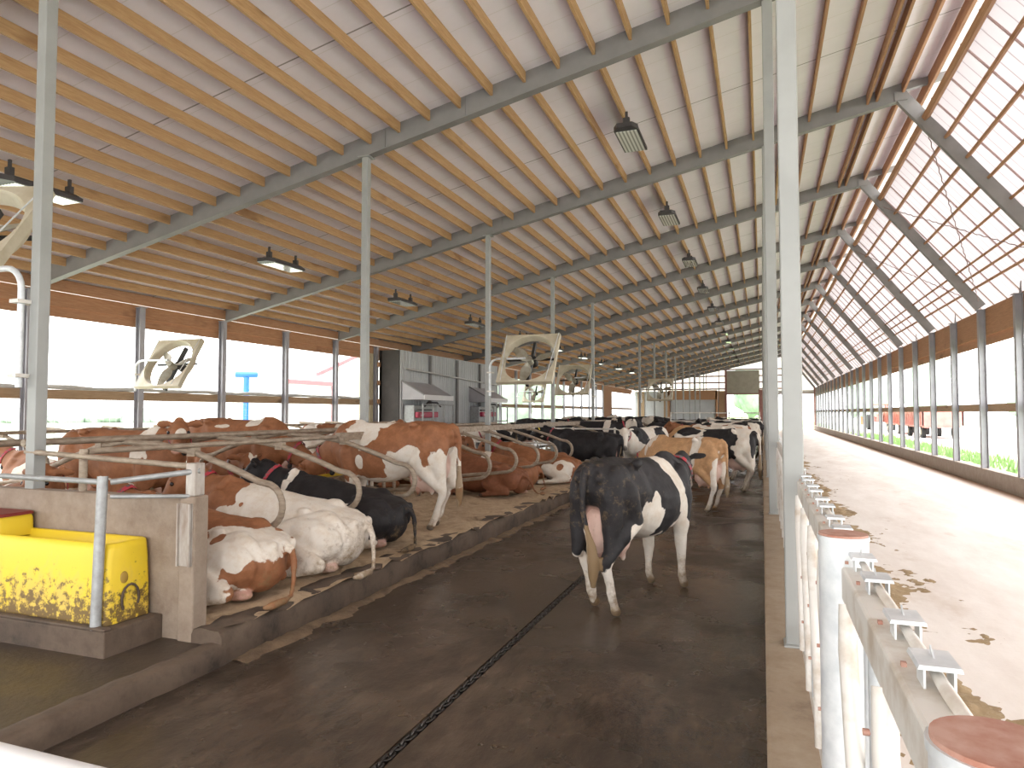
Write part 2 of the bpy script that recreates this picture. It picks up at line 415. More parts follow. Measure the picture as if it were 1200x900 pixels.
# steep side purlins (perpendicular to the slope)
sl = Vector((XR-2.66, 0, 4.15-6.85)).normalized(); nrm = Vector((-sl.z, 0, sl.x))
if nrm.z < 0: nrm = -nrm
for k, x in enumerate([2.66+.31*k for k in range(6)]+[4.36, 4.52]):
    m = MB(); z = 6.85-(x-2.66)*(6.85-4.15)/(XR-2.66)
    c = Vector((x, (YB+YE)/2, z))+nrm*.16
    wd, dp = (.09, .07) if k == 0 else (.045, .06)
    m.obox(c, (0, (YE-YB)/2, 0), sl*wd/2, nrm*dp/2*1.6)
    struct(m.build('sidelight_purlin', M['woodred']))
# roof deck
m = MB()
m.prism([(XL-.6, ztop(XL-.6)+.002), (3.15, ztop(3.15)+.002), (3.15, ztop(3.15)+.05), (XL-.6, ztop(XL-.6)+.05)], 'y', YB-.4, YE+.3)
o = struct(m.build('ceiling', M['deck']))
# translucent steep wall of panels
m = MB(); a = Vector((2.60, 0, 6.92))+nrm*.22; b = Vector((XR+.25, 0, 3.88))+nrm*.22
m.prism([(a.x, a.z), (b.x, b.z), (b.x+nrm.x*.012, b.z+nrm.z*.012), (a.x+nrm.x*.012, a.z+nrm.z*.012)], 'y', YB-.4, YE+.3)
struct(m.build('translucent_side_roof', M['poly']))

m = MB(); y = YB
while y < YE:
    m.obox(((a+b)/2).to_tuple()[:1]+(y, ((a+b)/2).z) if False else (Vector((((a+b)/2).x, y, ((a+b)/2).z))+nrm*-.02), (b-a)/2, (0, .011, 0), nrm*.012); y += .9
struct(m.build('side_roof_battens', M['batten']))
# side wall posts
def wall_post(x, y, ztopp, pointed, side):
    m = MB()
    m.ibeam((x, y, .1), (x, y, ztopp), .13, .14, .012, up=(1, 0, 0))
    m.box(x-.10, x+.10, y-.09, y+.09, ztopp-.012, ztopp+.004)
    if pointed:
        m.prism([(y-.065, ztopp), (y+.065, ztopp), (y+.065, ztopp+.02), (y-.03, ztopp+.25), (y-.065, ztopp+.25)], 'x', x+.04, x+.052)
    return struct(m.build('wall_post', M['wallpost']))
k = 0
ywall = [Y0 + S/2*k for k in range(-4, 29)]
for y in ywall:
    fr = min(abs(y-f) for f in frames) < .1
    wall_post(XR, y, 4.12 if fr else 4.10, not fr, 1)
    if y < frames[13]+.1 and not (23 < y < 30): wall_post(XL, y, 4.05, False, -1)
# right wall curb and boards
m = MB(); m.box(XR-.1, XR+.18, YB, YE, -.2, .47); struct(m.build('baseboard_right', M['wallcurb'], bevel=.012))
m = MB(); m.box(XR+.075, XR+.115, YB, YE, 1.76, 1.94); struct(m.build('trim_1', M['board']))
m = MB(); m.box(XR+.075, XR+.12, YB, YE, 3.52, 4.14); m.box(XR+.16, XR+.2, YB, YE, 3.32, 3.56); struct(m.build('wall_right', M['woodred']))
# left wall curb and boards
YLE = YE
m = MB(); m.box(XL-.15, XL+.1, YB, YLE, -.2, .5); struct(m.build('baseboard_left', M['wallcurb'], bevel=.012))
m = MB(); m.box(XL-.11, XL-.07, YB, YLE, 2.0, 2.19); struct(m.build('trim_2', M['board']))
m = MB(); m.box(XL-.12, XL-.075, YB, YLE, 3.82, 4.10); m.box(XL-.2, XL-.16, YB, YLE, 3.62, 3.84); m.box(XL+.09, XL+.13, YB, YLE, 4.08, 4.3); struct(m.build('wall_left', M['woodred']))
# rolled curtain on the left board
m = MB(); pts = []; rr = []
for i in range(0, 128):
    y = YB+.1+i*.5
    if y > 20.8: break
    pts.append((XL-.12, y, 2.235+.012*math.sin(i*1.7))); rr.append(.045+.012*math.sin(i*2.3))
m.tube(pts, rr, 8)
tag(m.build('rolled_curtain', M['curtain'], off=(XL, 5, 2.2)), 'pale rolled-up side curtain lying along the board of the open left wall', 'curtain')
# wire mesh on left wall
m = MB()
for j in range(11):
    z = .55+.14*j; m.box(XL-.145, XL-.141, YB, 20.2, z, z+.004)
y = YB
while y < 20.2:
    m.box(XL-.145, XL-.141, y, y+.004, .5, 2.0); y += .15
tag(m.build('wire_mesh', M['galv'], off=(XL, 5, .5)), 'thin galvanized wire mesh closing the lower half of the open left wall', 'mesh fence')

# robot room block
m = MB()
m.box(-12.0, -11.95, 21.25, 30.6, .1, 3.95)
for i in range(47):
    y = 21.35+i*.2; m.box(-11.95, -11.935, y, y+.03, .1, 3.95)
struct(m.build('wall_robot_room', M['robotwall']))
m = MB()
for y in (23.4, 25.85, 28.3): m.box(-11.93, -11.84, y-.06, y+.06, .1, 3.9)
struct(m.build('wall_post', M['beam']))
m = MB(); m.box(-12.75, -12.0, 21.2, 21.26, .1, 3.95); struct(m.build('wall_robot_room_end', M['darkpanel']))
m = MB(); m.box(-12.75, -11.95, 30.6, 30.66, .1, 3.95); m.box(-12.8, -12.7, 21.2, 30.6, .1, 3.95); struct(m.build('wall_robot_room_back', M['darkpanel']))
m = MB(); m.box(XL-.25, XL-.1, 20.3, 21.2, .1, 3.9)
for i in range(5): m.box(XL-.1, XL-.08, 20.35+i*.18, 20.4+i*.18, .1, 3.9)
struct(m.build('wall_left_siding', M['tanpanel']))
for i, z in enumerate((3.35, 2.7, 2.05)):
    m = MB(); m.box(XL+.08, XL+.13, 20.93, 21.07, z, z+.16)
    tag(m.build('hinge_block', M['woodred'], off=(XL+.1, 21, z)), ['upper','middle','lower'][i]+' orange-brown wooden block on the post beside the dark panel', 'wood block', None)

# far end wall
m = MB()
m.box(-12.6, -9.2, YE+.05, YE+.15, .0, 3.9)
m.box(-9.2, -3.35, YE+.05, YE+.15, .0, 3.9)
struct(m.build('wall_back', M['robotwall']))
m = MB(); m.box(-12.3, -11.6, YE-.02, YE+.03, .0, 3.9); m.box(-9.6, -9.1, YE-.02, YE+.03, 0, 3.9)
m.box(-4.1, -3.4, YE-.02, YE+.03, 0, 3.9); struct(m.build('trim_3', M['board']))
m = MB(); m.prism([(-12.9, 3.5), (-12.9, ztop(-12.9)), (3.1, ztop(3.1)), (3.4, 6.4), (4.9, 4.3), (4.9, 3.75), (-.2, 3.75), (-.2, 6.0), (-3.3, 6.0), (-3.3, 3.9), (-12.6, 3.9), (-12.6, 3.5)], 'y', YE+.2, YE+.22)
struct(m.build('window_1', M['gable']))
m = MB()
for z in (4.1, 4.75, 5.4, 6.05):
    xa = (z-4.3)/.2164+XL; xa = max(xa, -12.6)
    m.box(xa, 3.2 if z < 6.3 else 3, YE+.08, YE+.16, z-.07, z+.07)
m.box(-3.42, 4.8, YE+.08, YE+.18, 3.52, 3.7)
for x in [-11.4+1.22*i for i in range(13)]:
    if not (-3.3 < x < -.2): m.box(x-.04, x+.04, YE+.08, YE+.16, 3.9, ztop(min(x, 2.8))-.05)
struct(m.build('trim_4', M['rustcolumn']))
m = MB(); m.box(-9.0, -4.2, YE-1.2, YE-1.1, 3.0, 3.95); m.box(-9.0, -8.85, YE-1.2, YE, 0, 3.9); m.box(-4.35, -4.2, YE-1.2, YE, 0, 3.9); struct(m.build('trim_5', M['woodred']))
m = MB(); m.box(-8.8, -4.4, YE-.95, YE-.9, 0, 3.0)
for i in range(1, 5): m.box(-8.8+i*.9, -8.76+i*.9, YE-.97, YE-.95, 0, 3.0)
struct(m.build('door_1', M['robotwall']))
m = MB(); m.box(-3.35, -.2, YE-.05, YE+.0, 3.65, 5.95)
for x in (-2.3, -1.25): m.box(x-.03, x+.03, YE-.08, YE-.05, 3.65, 5.95)
struct(m.build('door_2', M['tanpanel'] if False else simple('grey_tan_curtain', (.33,.31,.26), (.28,.26,.22), 2, .7)))
m = MB(); m.box(-.3, .1, YE-.1, YE+.1, 0, 4.0); m.box(-3.5, -3.3, YE-.1, YE+.1, 0, 6); m.box(4.75, 4.9, YE-.1, YE+.1, 0, 4.2); struct(m.build('trim_6', M['rustcolumn']))
m = MB(); m.box(.1, 4.9, YE, YE+.1, 3.6, 3.9); struct(m.build('trim_7', M['hood']))
m = MB(); m.box(XL-.05, XL+.05, frames[13]+.1, frames[13]+3.6, 0, 3.8); struct(m.build('wall_left_end_panel', M['woodred']))

# ------------------------------------------------------------------ floors
def slab(name, x0, x1, y0, y1, z0, z1, mat): m = MB(); m.box(x0, x1, y0, y1, z0, z1); return struct(m.build(name, M[mat]))
slab('floor_alley_left', -3.55, -1.845, YB, YE, -.3, 0, 'alley')
slab('floor_alley_right', -1.775, 0.02, YB, YE, -.3, 0, 'alley')
slab('floor_chain_groove', -1.845, -1.775, YB, YE, -.3, -.03, 'curb')
slab('floor_rear_alley', -10.4, -8.35, YB, YE, -.3, 0, 'alley')
slab('floor_feed_drive', .16, XR-.1, YB, YE, -.3, .10, 'feedfloor')
m = MB(); m.box(0.0, .22, YB, YE, -.3, .54); struct(m.build('feed_curb', M['feedcurb'], bevel=.015))
slab('floor_crossover', -12.7, -3.58, YB, 3.95, -.3, .13, 'cross')
slab('floor_crossover', -8.35, -3.58, 15.0, 18.2, -.3, .2, 'cross')
CK = 1

# bedding: a height field inside kerbs
def field(name, x0, x1, y0, y1, z, amp, mat, dx=.06, dy=.08, sc=3.5, edge=0, seed=0, shape=None):
    nx = max(2, int((x1-x0)/dx)); ny = max(2, int((y1-y0)/dy)); vs = []; fs = []
    for j in range(ny+1):
        for i in range(nx+1):
            x = x0+(x1-x0)*i/nx; y = y0+(y1-y0)*j/ny
            h = noise.fractal(V(x*sc+seed, y*sc, seed*.37), .8, 2.1, 4)*amp
            if shape: h += shape(x, y)
            vs.append((x, y, z+h))
    for j in range(ny):
        for i in range(nx):
            a = j*(nx+1)+i; fs.append((a, a+1, a+nx+2, a+nx+1))
    m = MB(); m.add(vs, fs, True); return m
def rough_kerb(name, x0, x1, y0, y1, z0, z1, mat, step=.07, amp=.022):
    n = int((y1-y0)/step); rings = []; xc = (x0+x1)/2; w_ = (x1-x0)/2
    prof = [(-1, z0), (-1.02, z1*.45), (-.98, z1*.8), (-.8, z1*.97), (-.3, z1), (.3, z1), (.8, z1*.97), (.98, z1*.8), (1.02, z1*.45), (1, z0)]
    for j in range(n+1):
        y = y0+(y1-y0)*j/n; rg = []
        for k, (a, z) in enumerate(prof):
            p = V(xc+a*w_, y, z); q = noise.fractal(V(p.x*7, y*5, z*9), .7, 2.2, 4)*amp; q2 = noise.noise(V(p.x*3, y*2.2, z*4+8))*amp
            rg.append(Vector((p.x+(q+q2)*(1 if a > 0 else -1)*(abs(a) > .5), y, z+(q*.8 if z > z0 else 0))))
        rings.append(rg)
    m = MB(); m.loft(rings); return struct(m.build(name, M[mat]))
def bed(x0, x1, y0, y1, curbs, nm='stall_bed'):
    d = (.055, .07) if y0 < 10 and x0 > -7 else (.15, .2)
    fm = field('b', x0, x1+(.07 if x1 > -4 else 0), y0, y1, .235, .07, 'sand', d[0], d[1], 4.2)
    struct(fm.build(nm, M['sand']))
    m = MB(); m.box(x0, x1, y0, y1, -.3, .18); struct(m.build('stall_base', M['curb']))
    for cx in curbs:
        rough_kerb('stall_kerb', cx-(.18 if cx > -4 else .09), cx+.09, y0-.10, y1, -.2, .235, 'curb', .07 if y0 < 10 and cx > -7 else .3)
bed(-8.3, -3.6, 3.9, 15.0, (-3.62, -8.3))
bed(-8.3, -3.6, 18.2, 48, (-3.62, -8.3))
bed(-12.7, -10.4, 3.9, 20.5, (-10.45,))
slab('floor_crossover', -8.35, -3.58, 48, YE, -.3, .1, 'cross')
slab('floor_robot_area', -12.9, -10.4, 20.5, YE, -.3, .08, 'cross')
# spilt bedding on the alley side of the kerb
def spillshape(x, y):
    t = max(0, 1-abs(x+3.5)/(.28+.22*noise.noise(V(y*.9, 3, 0))+.1*noise.noise(V(y*4, 9, 0))))
    return .055*t-.035
m = field('s', -3.56, -2.9, 3.9, 20, .0, .022, 'spill', .04, .06, 6, seed=5, shape=spillshape)
tag(struct(m.build('spilt_bedding', M['spill'])), None); bpy.data.objects['spilt_bedding']['kind'] = 'stuff'
tag(bpy.data.objects['spilt_bedding'], 'clumps of tan spilt bedding along the foot of the stall kerb', 'bedding')
# feed residue along the headlocks
def feedshape(x, y):
    e = .42+.5*noise.noise(V(1.1*y, 7, 0))+.3*noise.noise(V(3.1*y, 17, 0))
    return .075*max(0, 1-abs(x-1.05)/max(.08, e))*max(0, .62+1.1*noise.noise(V(1.3*y, 33, x*2)))-.022
m = field('f', .25, 2.3, .3, 30, .10, .026, 'feed', .03, .045, 9, seed=11, shape=feedshape)
tag(m.build('feed_residue', M['feed']), 'brown chopped feed scattered along the headlock side of the feed drive', 'feed', None, 'stuff')

rough_kerb('crossover_kerb', -3.68, -3.52, YB, 3.84, -.2, .145, 'curb', .06, .014)
# ------------------------------------------------------------------ chain
m = MB(); y = .9; i = 0
while y < 15:
    pts = []
    for k in range(10):
        q = 2*PI*k/10; a = .034*math.cos(q)+(.010 if math.cos(q) > 0 else -.010); b = .018*math.sin(q)
        pts.append((-1.81+(b if i % 2 else 0), y+a, -.004+(0 if i % 2 else b)))
    m.tube(pts, .0075, 6, closed=True); y += .057; i += 1
tag(m.build('scraper_chain', M['chain'], off=(-1.81, 1, 0)), 'long dark steel scraper chain lying in its groove down the wet alley', 'chain')

# ------------------------------------------------------------------ headlocks
def headlock_panel(y0, y1, label, detail=True):
    n = max(1, round((y1-y0)/.47)); p = (y1-y0)/n
    t = thing('headlock_gate', label, 'headlock', (.19, y0, .54), 0, None)
    off = (.19, y0, .54)
    m = MB(); m.beam((.19, y0+.02, 1.362), (.19, y1-.02, 1.362), .052, .076); m.build('top_rail', M['galvdirty'], t, off, bevel=.006)
    m = MB(); m.beam((.19, y0+.03, .63), (.19, y1-.03, .63), .05, .05); m.build('bottom_rail', M['galvdirty'], t, off)
    for k in range(n):
        a = y0+k*p
        m = MB(); m.cyl((.185, a+.06, .63), (.185, a+.06, 1.34), .02, 12); m.build('upright', M['galv'], t, off)
        m = MB(); m.cyl((.195, a+.27, .63), (.195, a+.22, 1.34), .016, 12); m.build('upright', M['galv'], t, off)
        m = MB(); m.tube([(.165, a+.10, .66), (.165, a+.13, .85), (.165, a+.24, 1.02), (.165, a+.36, 1.24), (.17, a+.39, 1.33)], .019, 12)
        m.build('neck_bar', M['galvdirty'], t, off)
        for zz in (.8, 1.0, 1.2):
            if detail: m = MB(); m.cyl((.155, a+.06, zz), (.167, a+.06, zz), .006, 6); m.build('bolt', M['rustcap'], t, off)
        c = a+.22
        for dc in ((0, .2) if detail else (0,)):
            m = MB(); y_ = c+dc
            m.box(.187, .190, y_-.015, y_+.025, 1.398, 1.426); m.box(.221, .224, y_-.015, y_+.025, 1.398, 1.426)
            m.prism([(.180, 1.425), (.231, 1.425), (.229, 1.431), (.182, 1.431)], 'y', y_-.02, y_+.05)
            m.prism([(y_+.01, 1.430), (y_+.035, 1.430), (y_+.033, 1.442)], 'x', .204, .206)
            l = m.build('latch', M['galv'], t, off)
            if detail:
                m = MB(); m.tube([(.206, y_+.02, 1.412), (.207, y_-.05, 1.410), (.214, y_-.12, 1.40), (.222, y_-.17, 1.385)], [.007, .009, .009, .009], 8)
                r = m.build('release_rod', M['galvdirty'], l); r.location = (-off[0], -off[1], -off[2])
                m = MB(); m.box(.175, .182, y_+.06, y_+.068, 1.40, 1.406); r = m.build('bolt', M['rustcap'], l); r.location = (-off[0], -off[1], -off[2])
    return t
headlock_panel(.80, 1.75, 'galvanized headlock panel between the two capped posts in the near right corner')
headlock_panel(1.89, 3.82, 'galvanized headlock panel from the tall capped post to the nearest steel column')
for i in range(6):
    headlock_panel(Y0+.08+S*i, Y0+S*(i+1)-.08, ORD[i]+' galvanized headlock panel beyond the nearest steel column of the feed line', False)
def capped_post(x, y, lab, r=.055):
    t = thing('headlock_post', lab, 'post', (x, y, .54)); o = (x, y, .54)
    m = MB(); m.cyl((x, y, .54), (x, y, 1.452), r, 32); m.tube([(x, y, 1.446), (x, y, 1.456)], r+.0025, 32)
    m.build('post_tube', M['galv'], t, o)
    m = MB(); m.cyl((x, y, 1.452), (x, y, 1.461), r-.001, 32); m.build('rusty_cap', M['rustcap'], t, o)
    m = MB(); m.box(x+.05, x+.066, y-.05, y+.03, 1.14, 1.36); m.cyl((x+.066, y, 1.3), (x+.076, y, 1.3), .012, 6); m.build('clamp_plate', M['galv'], t, o)
capped_post(.178, 1.82, 'thick galvanized headlock post with rusty cap beside the steel columns')
capped_post(.192, .72, 'thick galvanized post with round rusty cap in the bottom right corner')

# near gate across the alley
t = thing('tubular_gate', 'white tubular gate rail crossing the bottom left corner', 'gate', (-3.4, .79, .1)); o = (-3.4, .79, .1)
for z in (1.17, .9, .63, .36):
    m = MB(); m.cyl((-3.5, .79, z), (.05, .79, z), .03, 14); m.build('gate_rail', M['white'], t, o)
m = MB(); m.cyl((-3.5, .79, .1), (-3.5, .79, 1.2), .03, 14); m.cyl((-1.8, .79, .36), (-1.8, .79, 1.17), .02, 10); m.build('gate_stile', M['white'], t, o)

# ------------------------------------------------------------------ concrete end wall, guard rail, trough
m = MB(); m.box(-8.3, -3.93, 3.82, 3.93, 0, 1.135); struct(m.build('wall_stall_end', M['concrete'], bevel=.012))
t = thing('wall_end_post', 'concrete and steel channel post closing the right end of the low concrete wall', 'post', (-3.85, 3.85, 0)); o = (-3.85, 3.85, 0)
m = MB(); m.box(-3.93, -3.79, 3.80, 3.94, 0, 1.15); m.build('concrete_post', M['concrete'], t, o, bevel=.015)
m = MB(); m.box(-3.885, -3.80, 3.81, 3.91, 1.15, 1.385); m.build('upper_stub', M['channel'], t, o, bevel=.01)
m = MB(); m.box(-3.915, -3.80, 3.785, 3.80, .66, 1.10); m.box(-3.915, -3.905, 3.765, 3.79, .66, 1.1); m.box(-3.81, -3.80, 3.765, 3.79, .66, 1.1); m.build('steel_channel', M['channel'], t, o)
# trough pad
m = MB(); m.box(-6.4, -4.08, 3.35, 3.82, .1, .30); m.box(-6.4, -4.08, 3.35, 3.41, .3, .32); struct(m.build('trough_plinth', M['curb'], bevel=.015))
# trough
t = thing('water_trough', 'dirty yellow plastic cattle water trough on a concrete plinth by the low wall', 'trough', (-5.1, 3.6, .3)); o = (-5.1, 3.6, .3)
def rrect(x0, x1, y0, y1, z, r=.04):
    out = []
    for cx, cy, a0 in ((x1-r, y1-r, 0), (x0+r, y1-r, 90), (x0+r, y0+r, 180), (x1-r, y0+r, 270)):
        for k in range(5):
            q = math.radians(a0+k*22.5); out.append(Vector((cx+r*math.cos(q), cy+r*math.sin(q), z)))
    return out
m = MB(); x0, x1, y0, y1 = -5.98, -4.17, 3.425, 3.80
m.loft([rrect(x0, x1, y0, y1, .305), rrect(x0+.005, x1-.005, y0+.01, y1, .5), rrect(x0+.02, x1-.02, y0+.035, y1, .72), rrect(x0+.03, x1-.03, y0+.05, y1, .80), rrect(x0+.035, x1-.035, y0+.06, y1, .835, .045),
        rrect(x0+.05, x1-.05, y0+.075, y1-.015, .845, .04), rrect(x0+.085, x1-.085, y0+.11, y1-.04, .835, .04), rrect(x0+.1, x1-.1, y0+.125, y1-.05, .76, .04), rrect(x0+.12, x1-.12, y0+.14, y1-.06, .66, .04)])
m.build('trough_body', M['tank'], t, o)
m = MB(); m.box(x0+.1, x1-.1, y0+.12, y1-.05, .68, .69); m.build('water', simple('trough_water', (.12,.11,.05), None, 3, .05), t, o)
m = MB(); m.loft([rrect(-5.98, -5.38, 3.50, 3.80, .80), rrect(-5.98, -5.39, 3.51, 3.80, .93), rrect(-5.97, -5.40, 3.52, 3.79, .955)]); m.build('valve_housing', M['tank'], t, o)
m = MB(); m.loft([rrect(-5.97, -5.385, 3.50, 3.80, .956), rrect(-5.97, -5.385, 3.50, 3.80, .97), rrect(-5.96, -5.40, 3.52, 3.79, .978)]); m.build('lid', M['lidred'], t, o)
m = MB(); m.box(-5.43, -5.39, 3.49, 3.505, .90, .96); m.build('lid_strap', M['black'], t, o)
m = MB()
m.tube([(-4.166, 3.62+.07*math.cos(q), .45+.10*math.sin(q)) for q in [k*PI/8-.5 for k in range(12)]], .009, 6)
m.build('drain_ring', M['curb'], t, o)
m = MB(); m.ell((-4.185, 3.58, .60), (.012, .035, .045), 12, 8); m.build('moulded_recess', simple('trough_recess', (.45,.28,.05), None, 6, .6), t, o)
# guard rail
t = thing('trough_guard_rail', 'galvanized pipe guard rail standing at the corner of the yellow trough', 'guard rail', (-4.22, 3.46, .3)); o = (-4.22, 3.46, .3)
m = MB(); m.cyl((-4.21, 3.39, .28), (-4.26, 3.46, 1.31), .034, 20); m.build('post', M['galvgrey'], t, o)
m = MB(); m.cyl((-4.26, 3.46, 1.27), (-6.3, 3.46, 1.29), .02, 12); m.build('rail', M['galvgrey'], t, o)
m = MB(); m.cyl((-4.21, 3.48, 1.27), (-3.80, 3.86, 1.33), .02, 12); m.build('rail', M['galvgrey'], t, o)
m = MB(); m.cyl((-4.21, 3.48, 1.17), (-3.85, 3.82, 1.15), .015, 12); m.build('rail', M['galvgrey'], t, o)

# ------------------------------------------------------------------ free stalls
def arc(c, r, a0, a1, n=8, ry=None):
    ry = ry or r
    return [(c[0]+r*math.cos(math.radians(a0+(a1-a0)*i/n)), c[1]+ry*math.sin(math.radians(a0+(a1-a0)*i/n))) for i in range(n+1)]
def divider_proto(sgn):
    # local: x measured from the head support line towards the alley (positive), z up from 0
    t = thing('stall_divider', 'x', 'stall divider', (0, 0, 0))
    prof = [(0, 1.46), (.45, 1.44), (.9, 1.37), (1.35, 1.23), (1.62, 1.13)] + arc((1.68, .92), .2, 70, -80, 8, .2)[0:] + [(1.45, .69), (1.1, .66), (.75, .62), (.45, .66)]
    m = MB(); m.tube([(sgn*a, 0, b) for a, b in prof], .03, 10); m.build('loop_pipe', M['pipe'], t)
    m = MB(); m.cyl((sgn*.0, 0, .2), (sgn*.0, 0, .80), .03, 10); m.cyl((sgn*.45, 0, .66), (0, 0, .78), .03, 10); m.build('support_leg', M['pipe'], t)
    m = MB(); m.box(min(sgn*.82, sgn*.91), max(sgn*.82, sgn*.91), -.038, .038, 1.34, 1.42); m.build('clamp', M['pipe'], t)
    return t
CL = -5.85
def row(sgn, xc, ys, what):
    p = divider_proto(sgn)
    for i, y in enumerate(ys):
        lab = ORD[min(i, 19)]+' curved stall divider loop from the concrete wall, '+what
        if i == 0: o_ = p; o_.location = (xc, y, 0); o_['label'] = lab
        else: o_ = copy_tree(p, None, (xc, y, 0), lab)
ys1 = [3.76+1.22*k for k in range(1, 10)]
row(1, CL, ys1, 'row along the wet alley')
row(-1, CL-.12, [4.3+1.22*k for k in range(1, 9)], 'row facing the left wall')
ys2 = [18.9+1.22*k for k in range(0, 9)]
p = divider_proto(1)
for i, y in enumerate(ys2):
    lab = ORD[i]+' small stall divider loop beyond the crossover with the black cow'
    if i == 0: p.location = (CL, y, 0); p['label'] = lab
    else: copy_tree(p, None, (CL, y, 0), lab)
p = divider_proto(1)
for i, y in enumerate([5.0+1.22*k for k in range(12)]):
    lab = ORD[i]+' stall divider along the open left wall, counted from the near end'
    if i == 0: p.location = (-12.2, y, 0); p['label'] = lab
    else: copy_tree(p, None, (-12.2, y, 0), lab)
def rail(name, p0, p1, r, mat, label, cat='rail', box=None):
    m = MB()
    if box: m.beam(p0, p1, box[0], box[1])
    else: m.cyl(p0, p1, r, 12)
    return tag(m.build(name, M[mat], off=p0), label, cat)
rail('neck_rail', (-5.0, 7.3, 1.44), (-5.0, 23.0, 1.44), .04, 'pipe', 'thick dusty tan neck rail over the stall loops beside the wet alley', box=(.07, .10))
rail('neck_rail', (-5.0, 3.92, 1.44), (-5.0, 7.28, 1.44), .025, 'pipe', 'thin neck rail over the two nearest stall loops')
rail('neck_rail', (-5.0, 23.1, 1.44), (-5.0, 40, 1.44), .04, 'pipe', 'distant neck rail beyond the crossover of the near stall row')
rail('neck_rail', (-6.85, 4.0, 1.45), (-6.85, 14.9, 1.45), .035, 'pipe', 'dusty neck rail over the second stall row behind the steel posts')
rail('neck_rail', (-11.3, YB, 1.42), (-11.3, 20.4, 1.42), .03, 'pipe', 'thin neck rail of the stalls along the open left wall')
rail('wall_top_rail', (-5.62, 3.87, 1.43), (-3.84, 3.87, 1.355), .022, 'pipe', 'dusty pipe above the low concrete wall from the near steel column to the end post')
rail('rail_post', (-5.0, 3.89, 1.13), (-5.0, 3.89, 1.46), .03, 'pipe', 'short pipe post on the low concrete wall carrying the thin neck rail', 'post')
rail('stall_top_rail', (CL, 4.0, 1.49), (CL, 14.9, 1.49), .03, 'pipe', 'dusty pipe joining the tops of the stall dividers along the steel posts')
rail('stall_top_rail', (CL-.06, 4.0, .82), (CL-.06, 14.9, .82), .03, 'pipe', 'lower pipe joining the middle legs of the stall dividers')
rail('brisket_bar', (-5.62, 4.0, .88), (-5.62, 10.5, .88), .025, 'yellow', 'yellow plastic bar at head height between the two stall rows')
# gate across the crossover and the far alley
def gate(x0, x1, y, zs, label, n=3):
    t = thing('pipe_gate', label, 'gate', (x0, y, .1))
    for z in zs:
        m = MB(); m.cyl((0, 0, z), (x1-x0, 0, z), .022, 8); m.build('gate_rail', M['galvdirty'], t)
    for i in range(n+1):
        m = MB(); x = (x1-x0)*i/n; m.cyl((x, 0, 0), (x, 0, zs[0]+.04), .025, 8); m.build('gate_post', M['galvdirty'], t)
gate(-3.5, -.1, 28.4, (1.62, 1.3, .9), 'pipe gate across the alley among the distant black cows')
gate(-8.3, -3.7, 18.1, (1.2, .8), 'pipe gate closing the far side of the crossover behind the black cow', 4)
gate(-3.5, -.1, 47.0, (1.3, .9, .5), 'farthest pipe gate across the alley before the big doorway')
gate(-12.2, -9.8, 19.2, (1.3, 1.05, .75), 'pipe gate beside the first milking stall under the near hood', 4)

